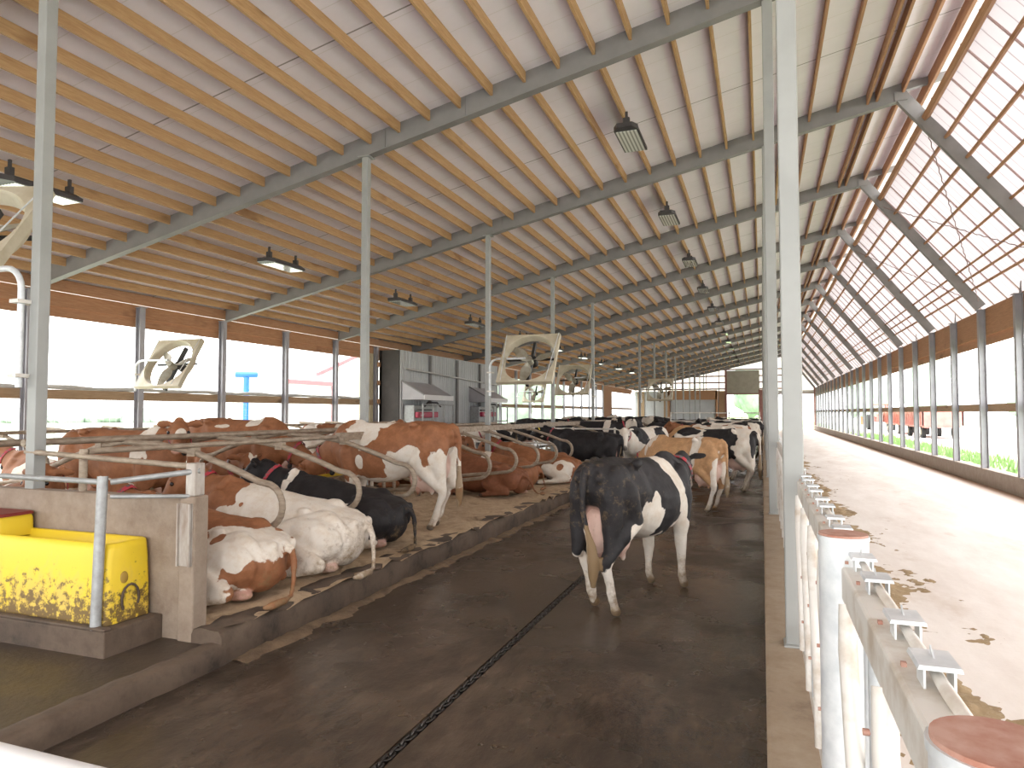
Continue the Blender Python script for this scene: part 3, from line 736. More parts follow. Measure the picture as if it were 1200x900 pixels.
# ------------------------------------------------------------------ fans
def fan(root, mount, tilt, side, faceyaw, label, group, size=1.2, hang=None):
    # root is the fan centre; mount is the post pipe point
    t = thing('barn_fan', label, 'fan', root)
    R = Matrix.Rotation(math.radians(faceyaw), 3, 'Z') @ Matrix.Rotation(math.radians(-tilt), 3, 'X')
    h = size/2; r = h*.93
    def W(m, name, mat, par=None):
        m.v = [tuple(R @ Vector(p)) for p in m.v]; return m.build(name, M[mat], par or t)
    # face panel: square with a round hole, then the shroud ring
    m = MB(); n = 64; rings = []
    def sq(a, s):
        c, q = math.cos(a), math.sin(a); k = s/max(abs(c), abs(q)); return c*k, q*k
    A = [2*PI*i/n for i in range(n)]
    rings.append([Vector((sq(a, h)[0], .10, sq(a, h)[1])) for a in A])
    rings.append([Vector((sq(a, h)[0], 0, sq(a, h)[1])) for a in A])
    rings.append([Vector((math.cos(a)*(r+.02), 0, math.sin(a)*(r+.01))) for a in A])
    rings.append([Vector((math.cos(a)*r, .03, math.sin(a)*r)) for a in A])
    rings.append([Vector((math.cos(a)*(r-.01), .17, math.sin(a)*(r-.01))) for a in A])
    rings.append([Vector((math.cos(a)*(r+.0), .17, math.sin(a)*(r+.0))) for a in A])
    rings.append([Vector((math.cos(a)*(r+.01), .10, math.sin(a)*(r+.01))) for a in A])
    m.loft(rings, smooth=False, closed=True); W(m, 'housing', 'fan')
    m = MB(); m.cyl((0, .04, 0), (0, .2, 0), .07, 16); W(m, 'hub', 'blade')
    m = MB(); m.cyl((0, .22, .12), (0, .42, .12), .09, 16); m.box(-.03, .03, .2, .28, -h*.9, h*.9); m.box(-h*.9, h*.9, .2, .24, .08, .11); W(m, 'motor', 'black')
    for k in range(3):
        a = 2*PI*k/3+.35; m = MB(); g = []; nn = 8
        for i in range(nn+1):
            rad = .07+(r-.1)*i/nn; wv = .06+.15*math.sin(PI*min(1, i/nn*.9+.1)); tw = .10-.08*i/nn
            a1 = a-wv/max(rad, .2)*.5; a2 = a+wv/max(rad, .2)*.5
            g.append([(rad*math.cos(a1), .12-tw*.5, rad*math.sin(a1)), (rad*math.cos(a), .12, rad*math.sin(a)), (rad*math.cos(a2), .12+tw*.6, rad*math.sin(a2))])
        vs = [p for r_ in g for p in r_]+[(p[0], p[1]+.006, p[2]) for r_ in g for p in r_]; o2 = 3*(nn+1); fs = []
        for i in range(nn):
            for j in range(2):
                q = i*3+j; fs.append((q, q+1, q+4, q+3)); fs.append((q+o2, q+3+o2, q+4+o2, q+1+o2))
        m.add(vs, fs, True); W(m, 'blade', 'blade')
    for s in (-1, 1):
        m = MB(); m.cyl((s*(h-.02), -.02, h), (s*(h-.12), -.07, -h), .008, 6); W(m, 'hanger_rod', 'galv')
    if mount is not None:
        mx, my, mz0, mz1 = [mount[0]-root[0], mount[1]-root[1], mount[2]-root[2], mount[3]-root[2]]
        sx = -1 if mx < 0 else 1
        m = MB(); pts = [(mx, my, mz0), (mx, my, mz1-.18)]
        for k in range(1, 6):
            q = math.radians(18*k); pts.append((mx-sx*.18*(1-math.cos(q)), my, mz1-.18+.18*math.sin(q)))
        pts += [(0, my, mz1)]
        m.tube(pts, .025, 12); b = m.build('mounting_arm', M['galv'], t)
        for z in (mz0+.08, mz1-.3):
            m = MB(); m.box(mx-.05, mx+.05, my-.06, my+.12, z, z+.03); m.build('arm_clamp', M['galvdirty'], t)
    return t
FG = None
fan((-4.53, 13.35, 2.88), (-5.45, 13.52, 2.1, 2.88), 31, 1, 0, 'large square cream fan in the middle distance fixed to the second visible post', FG)
fan((-11.75, 11.0, 2.80), (-12.66, 11.0, 2.2, 2.85), 31, 1, 0, 'square cream fan against the bright sky by the open left wall', FG)
fan((-6.15, 23.0, 2.90), (-5.45, 23.2, 2.2, 2.95), 31, 1, 0, 'smaller cream fan behind and right of the large square fan', FG)
fan((-4.55, 33.0, 2.85), (-5.45, 33.0, 2.2, 2.9), 31, 1, 0, 'distant cream fan above the black cows near the far end doors', FG)
fan((-6.75, 3.95, 3.42), (-5.63, 3.80, 1.95, 2.93), 38, 1, 20, 'cream fan cut off by the left edge beside the nearest left column', FG)
fan((-11.7, 35.5, 2.85), (-12.66, 35.5, 2.2, 2.9), 31, 1, 0, 'small distant fan by the far left wall below the large square fan', FG)

# ------------------------------------------------------------------ lights
def light_proto():
    t = thing('flood_light', 'x', 'light', (0, 0, 0))
    m = MB(); L, Wd = .46, .19
    m.loft([[Vector((x*Wd, y*L, 0)) for x, y in ((-1,-1),(1,-1),(1,1),(-1,1))], [Vector((x*Wd, y*L, .045)) for x, y in ((-1,-1),(1,-1),(1,1),(-1,1))], [Vector((x*Wd*.6, y*L*.9, .10)) for x, y in ((-1,-1),(1,-1),(1,1),(-1,1))]], smooth=False)
    m.prism([(-.19, -.46), (.19, -.46), (.12, -.60), (-.12, -.60)], 'z', 0.0, .07)
    m.build('housing', M['fixture'], t)
    m = MB(); m.box(-.165, .165, -.43, .43, -.012, .002); m.build('lens', M['lens'], t)
    for y in (-.40, .40):
        m = MB(); m.box(-.05, .05, y-.03, y+.03, .1, .22); m.box(-.02, .02, y-.015, y+.015, .2, .32); m.build('bracket', M['fixture'], t)
    return t
p = light_proto(); first = True
def place_light(x, y, lab):
    global first
    z = ztop(x)-.19-.32
    if first: p.location = (x, y, z); p['label'] = lab; first = False; o = p
    else: o = copy_tree(p, None, (x, y, z), lab)
    o.rotation_euler = (0, -math.atan(.2164), 0) if False else (0, 0, 0)
    return o
for i in range(12):
    y = 10.95+S*i
    if i >= 0: place_light(-1.94, y, ORD[i]+' dark flood light from the camera in the high right row')
for i in range(10):
    y = 6.25+S*i+(0 if i else 0)
    place_light(-8.95, y, ORD[i]+' dark flood light from the camera in the low left row')

# conduit along robot wall top
m = MB(); m.tube([(-11.81, 21.3, 3.30), (-11.81, 30.3, 3.02)], .035, 8); tag(m.build('conduit_pipe', M['curtain'], off=(-11.8, 21.3, 3.2)), 'pale pipe running along the top of the grey wall above the hoods', 'pipe')
# ------------------------------------------------------------------ milking stalls with hoods
def milking(y0, lab, lab2):
    t = thing('wall_hood', lab, 'hood', (-11.93, y0, 2.2)); o = (-11.93, y0, 2.2)
    m = MB(); L = 2.35
    m.prism([(-11.93, 2.19), (-11.06, 2.19), (-11.06, 2.34), (-11.93, 2.84)], 'y', y0, y0+L); m.build('hood_shell', M['hood'], t, o)
    m = MB(); m.box(-11.06, -11.03, y0-.01, y0+L+.01, 2.18, 2.36); m.build('white_fascia', M['white'], t, o)
    m = MB(); m.beam((-11.95, y0-.01, 2.86), (-11.04, y0-.01, 2.36), .03, .05); m.build('edge_trim', M['beam'], t, o)
    t = thing('milking_stall', lab2, 'milking machine', (-11.5, y0+1, .08)); o = (-11.5, y0+1, .08)
    m = MB(); m.box(-11.93, -11.5, y0+.1, y0+1.9, 1.15, 2.0); m.build('machine_body', M['galvgrey'], t, o, bevel=.03)
    m = MB(); m.box(-11.5, -11.36, y0+.15, y0+1.75, 1.55, 1.76); m.build('red_cover', M['magenta'], t, o, bevel=.03)
    m = MB(); m.box(-11.5, -11.4, y0+.15, y0+1.3, 1.80, 1.86); m.tube([(-11.4, y0+.7, 1.95), (-11.35, y0+.85, 2.1), (-11.35, y0+1.6, 2.1), (-11.35, y0+1.9, 1.95)], .03, 8); m.build('milk_arm', M['black'], t, o)
    m = MB()
    for z in (2.02, 1.35, 1.0): m.cyl((-11.1, y0, z), (-11.1, y0+2.5, z), .025, 8)
    for y in (0, .8, 1.7, 2.5): m.cyl((-11.1, y0+y, .1), (-11.1, y0+y, 2.04), .03, 8)
    m.build('pipe_frame', M['galvgrey'], t, o)
    cu = bpy.data.curves.new('lettering', 'FONT'); cu.body = 'Lely'; cu.size = .17; cu.extrude = .003; cu.align_x = 'LEFT'
    tmp = bpy.data.objects.new('tmp', cu); C.objects.link(tmp)
    dg = bpy.context.evaluated_depsgraph_get(); me = bpy.data.meshes.new_from_object(tmp.evaluated_get(dg))
    bpy.data.objects.remove(tmp); me.materials.clear(); me.materials.append(M['white'])
    ob = bpy.data.objects.new('lettering', me); C.objects.link(ob); ob.parent = t
    ob.location = (-11.355-o[0], y0+.3-o[1], 1.60-o[2]); ob.rotation_euler = (PI/2, 0, PI/2); ob['label'] = 'small white lettering'
milking(21.3, 'sloped grey hood with white front edge on the grey wall, the nearer one', 'milking stall with dark red cover and pipe frame under the nearer hood')
milking(27.2, 'sloped grey hood with white front edge, the farther one behind the large fan', 'milking stall with dark red cover under the farther hood')

# ------------------------------------------------------------------ bracing cables on the steep roof side
def cable(p0, p1, lab):
    m = MB(); p0 = Vector(p0); p1 = Vector(p1); n = int((p1-p0).length/.06)
    d = (p1-p0).normalized(); u = d.cross(Vector((0,0,1))).normalized(); w_ = d.cross(u)
    m.tube([p0.lerp(p1, i/n)+(u*math.cos(i*1.6)+w_*math.sin(i*1.6))*.009 for i in range(n+1)], .009, 5)
    tag(m.build('bracing_cable', M['cable'], off=p0), lab, 'cable')
def sp_(x, off=.05): z = 6.85-(x-2.66)*(6.85-4.15)/(XR-2.66); return (Vector((x, 0, z))+nrm*off)
for i, (k, up) in enumerate(((2, 1), (3, 1), (3, 0), (4, 0))):
    a = sp_(2.8 if up else 4.7); b = sp_(4.7 if up else 2.8)
    cable((a.x, frames[k+1]+.1, a.z), (b.x, frames[k+2]-.1, b.z), ['nearest','second','third','fourth'][i]+' twisted steel bracing cable crossing the translucent right side roof')

# ------------------------------------------------------------------ cows
def sup(cx_, cz_, hw, hh, nt_, nb, n=26, topw=1.0):
    out = []
    for i in range(n):
        a = 2*PI*i/n; c, s_ = math.cos(a), math.sin(a); e = nt_ if s_ > 0 else nb
        yy = hw*math.copysign(abs(c)**(2/e), c); zz = hh*math.copysign(abs(s_)**(2/e), s_)
        if s_ > 0: yy *= (1-(1-topw)*abs(s_))
        out.append((yy, zz))
    return out
TRUNK = [  # x, zmid(of ring), half width, top z, bottom z, ntop, nbot, topw
 (-.86, .09, 1.33, 1.12, 2.0, 2.0, 1),
 (-.80, .16, 1.385, 1.02, 2.1, 2.0, .9),
 (-.68, .225, 1.415, .92, 2.3, 2.0, .85),
 (-.50, .27, 1.425, .84, 2.4, 2.0, .86),
 (-.33, .295, 1.43, .76, 2.5, 2.1, .86),
 (-.15, .30, 1.415, .66, 2.1, 2.2, .70),
 (.05, .335, 1.405, .60, 2.0, 2.2, .62),
 (.25, .345, 1.40, .585, 2.0, 2.2, .60),
 (.45, .315, 1.40, .62, 2.0, 2.1, .58),
 (.60, .275, 1.425, .66, 2.0, 2.0, .50),
 (.75, .235, 1.43, .70, 2.0, 2.0, .48),
 (.88, .19, 1.36, .76, 2.0, 2.0, .6),
 (.97, .12, 1.24, .86, 2.0, 2.0, .8)]
def seg(m, a, ra, b, rb, n=14, fy=1):
    a = Vector(a); b = Vector(b)
    m.tube([a, b], [ra, rb], n)
def limb(m, pts):
    for i in range(len(pts)-1): seg(m, pts[i][:3], pts[i][3], pts[i+1][:3], pts[i+1][3])
    for q in pts: m.ell(q[:3], (q[3],)*3, 12, 8)
def neckhead(m, P_):
    nk = P_['neck']; pts = [Vector(q[:3]) for q in nk]; rings = []
    for i, q in enumerate(nk):
        t = (pts[min(i+1, len(pts)-1)]-pts[max(i-1, 0)]).normalized(); side = Vector((0,0,1)).cross(t)
        if side.length < .2: side = Vector((0,1,0))
        side.normalize(); up = t.cross(side)
        rings.append([pts[i]+side*q[3]*math.cos(2*PI*k/20)+up*q[4]*math.sin(2*PI*k/20) for k in range(20)])
    m.loft(rings)
    poll = pts[-1]; hd = Vector(P_['head']).normalized(); side = Vector((0,0,1)).cross(hd).normalized(); up = hd.cross(side)
    prof = [(-.05, .0, .07, .09), (0, .0, .105, .125), (.08, -.01, .115, .145), (.16, -.02, .118, .145), (.25, -.03, .095, .125), (.34, -.04, .075, .10), (.43, -.045, .07, .085), (.49, -.045, .078, .078), (.53, -.05, .06, .06), (.545, -.05, .03, .03)]
    rings = []
    for d, o, w_, h_ in prof:
        c = poll+hd*d+up*o; rg = []
        for k in range(20):
            a = 2*PI*k/20; cs, sn = math.cos(a), math.sin(a)
            ww = w_*(1.0 if sn < 0 else .92); ww *= (1-.28*max(0, -sn)**1.5)
            rg.append(c+side*ww*cs+up*h_*sn)
        rings.append(rg)
    m.loft(rings)
    m.ell(poll+up*.10, (.06, .06, .05), 10, 8)
    m.ell(poll+hd*.30-up*.12, (.07, .045, .05), 10, 8)
    mt = Matrix((side, hd, up)).transposed()
    for s_ in (-1, 1):
        rot = mt @ Matrix.Rotation(s_*-.35, 3, 'Z') @ Matrix.Rotation(s_*.25, 3, 'Y')
        m.ell(poll+side*s_*.175+up*.045-hd*.03, (.105, .024, .055), 14, 8, rot)
        m.ell(poll+side*s_*.10+up*.05+hd*.13, (.03, .045, .03), 8, 6)
    return poll, hd, side, up
def make_pose(P_, voxel):
    m = MB(); T = P_.get('trunk', lambda x, y, z: (x, y, z))
    rings = []
    for x, hw, zt, zb, a, b, tw in TRUNK:
        zc = (zt+zb)/2+.03; r = sup(0, 0, hw, 1, a, b, topw=tw)
        rings.append([Vector(T(x, y, zc+(z*(zt-zc) if z > 0 else z*(zc-zb)))) for y, z in r])
    m.loft(rings)
    for s_ in (-1, 1):
        m.ell(T(-.36, s_*.235, 1.33 if P_.get('lie') else 1.375), (.075, .055, .035 if P_.get('lie') else .05)); m.ell(T(-.83, s_*.11, 1.27), (.05, .045, .06))
        m.ell(T(.66, s_*.17, 1.0), (.17, .085, .33)); m.ell(T(-.60, s_*.18, 1.07), (.24, .11, .22 if P_.get('lie') else .32))
    m.ell(T(.62, 0, 1.40), (.16, .045, .05))
    if not P_.get('lie'):
        for s_ in (-1, 1): limb(m, [(-.72, s_*.15, 1.12, .115), (-.70, s_*.17, .90, .105), (-.735, s_*.175, .68, .07), (-.76, s_*.175, .56, .05)])
    for l in P_['legs']: limb(m, l)
    for e in P_.get('ell', []): m.ell(e[0], e[1])
    tl = P_['tail']; m.tube([q[:3] for q in tl], [q[3] for q in tl], 8)
    hd = neckhead(m, P_)
    ob = m.build('tmpcow', M['eye']); md = ob.modifiers.new('r', 'REMESH'); md.mode = 'VOXEL'; md.voxel_size = voxel; md.adaptivity = 0
    sm_ = ob.modifiers.new('s', 'SMOOTH'); sm_.factor = .5; sm_.iterations = 3 if voxel < .03 else 1
    dg = bpy.context.evaluated_depsgraph_get(); me = bpy.data.meshes.new_from_object(ob.evaluated_get(dg))
    vs = [v.co+v.normal*(.009*noise.fractal(v.co*4.5, .8, 2.1, 3)) for v in me.vertices]; fs = [tuple(p.vertices) for p in me.polygons]
    bpy.data.objects.remove(ob); bpy.data.meshes.remove(me)
    return vs, fs, hd
def hind(x, s_, dx=0, dz=0):
    y = s_
    return [(-.56, y*.17, 1.10, .17), (-.42+dx*.3, y*.205, .86, .125), (-.60+dx*.6, y*.19, .68, .085), (-.76+dx, y*.175, .53, .062), (-.755+dx, y*.17, .46, .054), (-.69+dx, y*.17, .30, .041), (-.655+dx, y*.17, .17, .047), (-.63+dx, y*.17, .12, .042), (-.60+dx, y*.17, .055, .048), (-.575+dx, y*.17, .045, .045)]
def fore(s_, dx=0):
    y = s_
    return [(.62, y*.19, 1.0, .13), (.60, y*.205, .76, .10), (.60+dx*.4, y*.185, .58, .068), (.61+dx*.7, y*.175, .43, .058), (.61+dx*.75, y*.175, .38, .051), (.61+dx*.9, y*.175, .26, .040), (.61+dx, y*.175, .15, .046), (.63+dx, y*.175, .10, .04), (.66+dx, y*.175, .05, .046), (.68+dx, y*.175, .042, .043)]
UD = [((-.46, 0, .64), (.25, .17, .16)), ((-.62, 0, .76), (.13, .14, .20)), ((-.36, .08, .50), (.028, .028, .06)), ((-.36, -.08, .50), (.028, .028, .06)), ((-.56, .07, .50), (.028, .028, .06)), ((-.56, -.07, .50), (.028, .028, .06))]
def tail_down(a=0): return [(-.80, 0, 1.37, .045), (-.88, 0, 1.33, .04), (-.92, 0, 1.2, .034), (-.925, .0, .98, .027), (-.92, a*.4, .80, .03), (-.915, a*.8, .68, .042), (-.91, a, .55, .055), (-.91, a, .42, .05), (-.91, a, .30, .025)]
POSES = {}
POSES['stand_low'] = dict(legs=[hind(0, 1, .12), hind(0, -1, -.05), fore(1, -.02), fore(-1, .06)], ell=UD, tail=tail_down(-.10),
    neck=[(.72, 0, 1.12, .20, .28), (.90, .0, 1.15, .15, .22), (1.02, .01, 1.21, .12, .18), (1.12, .03, 1.28, .10, .155), (1.18, .05, 1.31, .09, .13)], head=(.55, .40, -.78))
POSES['stand'] = dict(legs=[hind(0, 1, .10), hind(0, -1, -.04), fore(1, .05), fore(-1, -.05)], ell=UD, tail=tail_down(.02),
    neck=[(.72, 0, 1.14, .20, .28), (.92, 0, 1.18, .15, .22), (1.10, 0, 1.24, .12, .18), (1.26, 0, 1.32, .10, .155), (1.36, 0, 1.38, .09, .13)], head=(.85, 0, -.55))
POSES['stand_down'] = dict(legs=[hind(0, 1, .0), hind(0, -1, .08), fore(1, -.05), fore(-1, .08)], ell=UD, tail=tail_down(-.02),
    neck=[(.72, 0, 1.08, .20, .28), (.94, 0, 1.0, .15, .22), (1.12, 0, .90, .12, .18), (1.28, 0, .80, .10, .155), (1.38, 0, .74, .09, .13)], head=(.75, 0, -.7))
POSES['stand_turn'] = dict(legs=[hind(0, 1, .10), hind(0, -1, 0), fore(1, .05), fore(-1, -.05)], ell=UD, tail=tail_down(.02),
    neck=[(.72, 0, 1.14, .20, .28), (.88, 0, 1.20, .15, .22), (.99, -.03, 1.30, .12, .18), (1.06, -.08, 1.39, .10, .155), (1.09, -.13, 1.43, .09, .13)], head=(.60, -.72, -.42))
LZ = -.50
def lie_trunk(x, y, z):
    z2 = (z-.58)*.93+.04; k = max(0, min(1, (.35-x)/1.1)); z2 *= 1-.36*k; return (x, y*1.12-.42*k*(z2-.2), max(z2, .0))
def lie(head, neck):
    legs = []
    legs.append([(-.55, .12, .40, .18), (-.20, .36, .34, .14), (-.44, .43, .24, .115), (-.74, .47, .14, .07), (-.55, .53, .085, .052), (-.28, .57, .065, .042), (-.18, .575, .06, .048), (-.07, .58, .05, .05)])
    legs.append([(-.45, -.2, .5, .15), (-.2, -.34, .25, .11), (-.6, -.36, .10, .055), (-.25, -.38, .06, .04), (-.08, -.38, .05, .045)])
    for s_ in (1, -1):
        legs.append([(.60, s_*.2, .45, .13), (.50, s_*.30, .2, .09), (.82, s_*.30, .10, .065), (.62, s_*.36, .06, .038), (.50, s_*.37, .055, .042), (.42, s_*.37, .05, .045)])
    return dict(trunk=lie_trunk, legs=legs, lie=True, ell=[((-.66, .24, .07), (.14, .09, .05)), ((-.48, .24, .30), (.36, .22, .23)), ((-.70, .02, .28), (.20, .25, .23))],
        tail=[(-.80, -.14, .45, .04), (-.90, -.13, .40, .036), (-.965, -.09, .32, .03), (-1.01, -.03, .15, .024), (-1.06, .06, .06, .022), (-1.10, .2, .05, .034), (-1.09, .34, .045, .03), (-1.06, .40, .04, .018)], neck=neck, head=head)
POSES['lie'] = lie((.62, .18, -.62), [(.72, 0, .62, .20, .27), (.88, 0, .67, .15, .21), (1.00, .01, .75, .12, .17), (1.10, .02, .83, .10, .15), (1.16, .03, .87, .09, .13)])
POSES['lie_turn'] = lie((.35, .85, -.35), [(.72, 0, .62, .20, .27), (.88, .02, .68, .15, .21), (.98, .06, .77, .12, .17), (1.04, .12, .84, .10, .15), (1.06, .18, .88, .09, .13)])
_pc = {}
ncow = 0
def cow(pose, loc, hdg, hide, coat, label, scale=1., mirror=False, voxel=.034, group=None, collar=True, start=1, soil=.0, seed=None, tagc=False, pitchr=0):
    """coat: list of (sign, cx,cy,cz, rx,ry,rz); sign +1 coloured, -1 white; cy None = both sides. start=+1 coloured body, -1 white body."""
    global ncow
    ncow += 1; seed = ncow*3.7 if seed is None else seed
    if (pose, voxel) not in _pc: _pc[(pose, voxel)] = make_pose(POSES[pose], voxel)
    vs, fs, (poll, hd, side, up) = _pc[(pose, voxel)]
    P_ = POSES[pose]; lying = pose.startswith('lie')
    t = thing('dairy_cow', label, 'cow', loc, math.radians(hdg), group); t.scale = (scale,)*3
    if pitchr: t.rotation_euler[1] = pitchr
    sy = -1 if mirror else 1
    me = bpy.data.meshes.new('cow_body')
    me.from_pydata([(v.x, v.y*sy, v.z) for v in vs], [], [f[::-1] for f in fs] if mirror else fs)
    me.polygons.foreach_set('use_smooth', [True]*len(fs))
    ca = me.attributes.new('coat', 'FLOAT_COLOR', 'POINT'); sa = me.attributes.new('soil', 'FLOAT_COLOR', 'POINT')
    hoofs = [Vector(l[-1][:3]) for l in P_['legs']]
    muz = poll+hd*.52; uc = Vector(P_['ell'][0][0]); ur = P_['ell'][0][1]
    cd = []; sd = []
    nz = noise.noise
    for v in vs:
        f = .5*start
        n1 = .42*nz(V(v.x*3.4+seed, v.y*sy*3.4, v.z*3.4))+.22*nz(V(v.x*9+seed, v.y*sy*9, v.z*9))
        yy = v.y*sy
        for sg, bx, by, bz, rx, ry, rz in coat:
            d = ((v.x-bx)/rx)**2+((v.z-bz)/rz)**2+(0 if by is None else ((yy-by)/ry)**2)
            b_ = (1-math.sqrt(d))*.8+n1
            if sg > 0: f = max(f, b_)
            else: f = min(f, -b_)
        f = max(-.5, min(.5, f))
        dk = 0.; pk = 0.
        for h in hoofs:
            if (v-h).length < .075 and v.z < .075: dk = .85
        q = max(0, 1-(v-muz).length/.085)
        if q > 0: dk = max(dk, min(.8, q*2.5)) if hide == 'black' else dk; pk = max(pk, min(.8, q*2.5)) if hide != 'black' else pk
        q = 1-math.sqrt(((v.x-uc.x)/(ur[0]*1.15))**2+((v.y-uc.y)/(ur[1]*1.15))**2+((v.z-uc.z)/(ur[2]*1.35))**2)
        if not lying:
            q2 = 1-math.sqrt(((v.x+.64)/.2)**2+((v.y)/.13)**2+((v.z-.82)/.27)**2); q = max(q, q2)
        if q > 0: pk = max(pk, min(.75, q*5))
        cd += [f+.5, pk, dk, 1.]
        if lying: s_ = max(0, .32-v.z)*.5+max(0, -.45-v.x)*.35+soil
        else:
            s_ = max(0, .48-v.z)*.8+soil+max(0, -.55-v.x)*.15*max(0, 1-abs(v.z-.9)*2)
            if v.x < -.85 and v.z < .85 and abs(v.y-P_['tail'][6][1]) < .068: s_ += .5
            elif v.x < -.2 and v.z > .8: s_ += soil*.7
        sd += [s_, 0, 0, 1.]
    ca.data.foreach_set('color', cd); sa.data.foreach_set('color', sd)
    me.materials.append(CM[hide]); me.update()
    b = bpy.data.objects.new('cow_body', me); C.objects.link(b); b.parent = t
    def fl(p): return Vector((p.x, p.y*sy, p.z))
    if voxel < .05:
        for s_ in (-1, 1):
            m = MB(); m.ell(fl(poll+side*s_*.108+hd*.165+up*.02), (.022,)*3, 10, 8); m.build('eye', M['eye'], t)
    if collar:
        nk = P_['neck']; i = 2; q = nk[i]; c = Vector(q[:3]); tt = (Vector(nk[3][:3])-Vector(nk[1][:3])).normalized()
        sd_ = Vector((0,0,1)).cross(tt).normalized(); u2 = tt.cross(sd_); rings = []
        for k in range(24):
            a = 2*PI*k/24; p0 = c+sd_*(q[3]+.012)*math.cos(a)+u2*(q[4]+.012)*math.sin(a); ou = (sd_*math.cos(a)+u2*math.sin(a))*.006
            rings.append([fl(p0-tt*.022), fl(p0+tt*.022), fl(p0+tt*.022+ou), fl(p0-tt*.022+ou)])
        m = MB(); m.loft(rings, False, True); m.build('collar', M['collar'], t)
        m = MB(); pz = c-u2*(q[4]+.05); m.ell(fl(pz), (.04, .035, .045), 8, 6); m.build('collar_weight', M['black'], t)
    if tagc:
        pz = poll+side*.24+up*.0+hd*.0; m = MB(); m.obox(fl(pz), side*.03, hd*.004, up*.035); m.build('ear_tag', M['tagyellow'], t)
    return t

HV = .017   # fine body mesh for the nearest animals
# main cow: black, white belt behind the shoulder, white flank patch, white lower legs
main_coat = [(-1, .36, -.14, 1.40, .13, .30, .22), (-1, .44, -.30, 1.12, .10, .30, .28), (-1, .52, -.3, .90, .05, .3, .14),
    (-1, -.16, -.30, .78, .20, .26, .24), (-1, -.10, -.33, .98, .08, .2, .16), (-1, -.10, -.05, .60, .36, .40, .14), (-1, .42, 0, .62, .22, .35, .15),
    (-1, -.70, None, .28, .24, 1, .29), (-1, -.42, -.25, .66, .13, .16, .20), (-1, .62, None, .33, .22, 1, .38), (-1, -.62, 0, .86, .2, .10, .22), (-1, -.90, 0, .5, .09, .1, .3)]
cow('stand_low', (-1.14, 6.48, 0), 70, 'black', main_coat, 'black cow with white shoulder band standing alone in the wet alley', .94, voxel=HV, seed=1, soil=.10)
# tan cow
cow('stand_down', (-1.30, 12.75, 0), 148, 'tan', [(-1, -.42, .25, 1.25, .10, .4, .24), (-1, -.36, .3, .98, .07, .3, .2), (-1, -.12, .1, .62, .4, .45, .12), (-1, -.70, None, .25, .2, 1, .2), (-1, -.80, 0, .75, .1, .3, .35), (-1, .75, .1, 1.35, .07, .4, .14), (-1, .9, 0, 1.2, .05, .4, .2), (-1, .6, None, .25, .2, 1, .25), (-1, -.9, 0, .5, .09, .1, .3)],
    'tan cow with a white hip stripe standing across the alley behind the black cow', .92, voxel=.024)
# black and white cow right
cow('stand_down', (-.95, 15.85, 0), 175, 'black', [(1, -.05, None, 1.08, .40, 1, .40), (1, -.10, None, .80, .3, 1, .12), (1, -.80, None, 1.1, .08, 1, .28), (1, .65, None, 1.35, .3, 1, .1), (1, 1.2, None, 1.0, .3, 1, .3)],
    'white cow with a large black side patch, right of the tan cow', .98, voxel=.03, start=-1)
cow('stand_down', (-1.30, 18.3, 0), 178, 'tan', [(-1, -.2, None, 1.42, .5, 1, .09), (-1, -.7, None, .3, .3, 1, .3), (-1, 1.35, 0, .75, .3, .3, .3)], 'orange-brown cow with a pale back stripe, first behind the black patched cow', .98, start=1)
cow('stand', (-1.20, 20.6, 0), 176, 'red', [(-1, -.15, None, 1.3, .7, 1, .2), (1, -.2, .1, 1.42, .1, .2, .1), (-1, -.7, None, .3, .3, 1, .3)], 'brown cow with a broad white back in the line of cows at the right', .98, start=1)
cow('stand_down', (-1.0, 23.4, 0), 178, 'black', [(1, -.3, None, 1.3, .3, 1, .2), (1, .8, None, 1.2, .3, 1, .3)], 'black and white cow, fourth back in the line of cows at the right', 1., start=-1)
cow('stand', (-.9, 27.0, 0), 170, 'black', [(-1, 0, None, 1.0, .2, 1, .5)], 'mostly black cow beyond the line of cows at the right, below the big doorway', 1.)
# black cow in the crossover
cow('stand', (-3.9, 15.75, .06), 176, 'black', [(-1, -.2, 0, .6, .3, .3, .1), (-1, .6, .2, .2, .1, .3, .1)], 'all black cow with a yellow ear tag standing broadside on the crossover, facing left', .88, voxel=.03, tagc=True, pitchr=-.07)
cow('stand_low', (-2.75, 17.3, 0), 250, 'black', [(1, .6, None, 1.25, .25, 1, .25), (1, 1.3, -.1, 1.1, .22, .3, .25), (1, -.3, None, 1.2, .2, 1, .2)], 'white and black cow facing the camera between the black cow and the tan cow', .98, start=-1)
cow('stand', (-4.7, 19.5, .2), 2, 'black', [(-1, .55, None, 1.25, .10, 1, .35), (-1, 1.3, 0, 1.3, .15, .2, .2)], 'black cow with white shoulder band behind the all black cow', .92)

# stall cows, near row (heading -X); left side faces the camera
BZ = .235
cow('lie', (-4.54, 4.64, BZ), 179, 'red', [(-1, -.50, .50, .34, .56, .40, .34), (1, -.88, .30, .26, .24, .4, .17), (-1, -.68, .15, .47, .32, .5, .15), (-1, -.38, .55, .10, .50, .25, .17), (1, -.22, .35, .52, .05, .2, .04), (1, -.45, .3, .53, .05, .1, .05), (1, -.15, .45, .38, .05, .2, .04), (-1, .1, .5, .25, .3, .25, .2), (-1, 1.45, 0, .6, .2, .3, .2)],
    'brown and white cow lying nearest the concrete post, white hind leg stretched forward', .94, voxel=HV, soil=.02)
cow('lie', (-4.50, 5.66, BZ), 181, 'red', [(1, .78, None, .7, .34, 1, .5), (1, 1.2, None, .8, .35, 1, .3), (1, .36, .3, .80, .07, .2, .05), (1, .30, .4, .62, .05, .2, .04)],
    'white cow with brown neck lying in the second stall from the wall', 1.0, voxel=HV, start=-1, soil=.10)
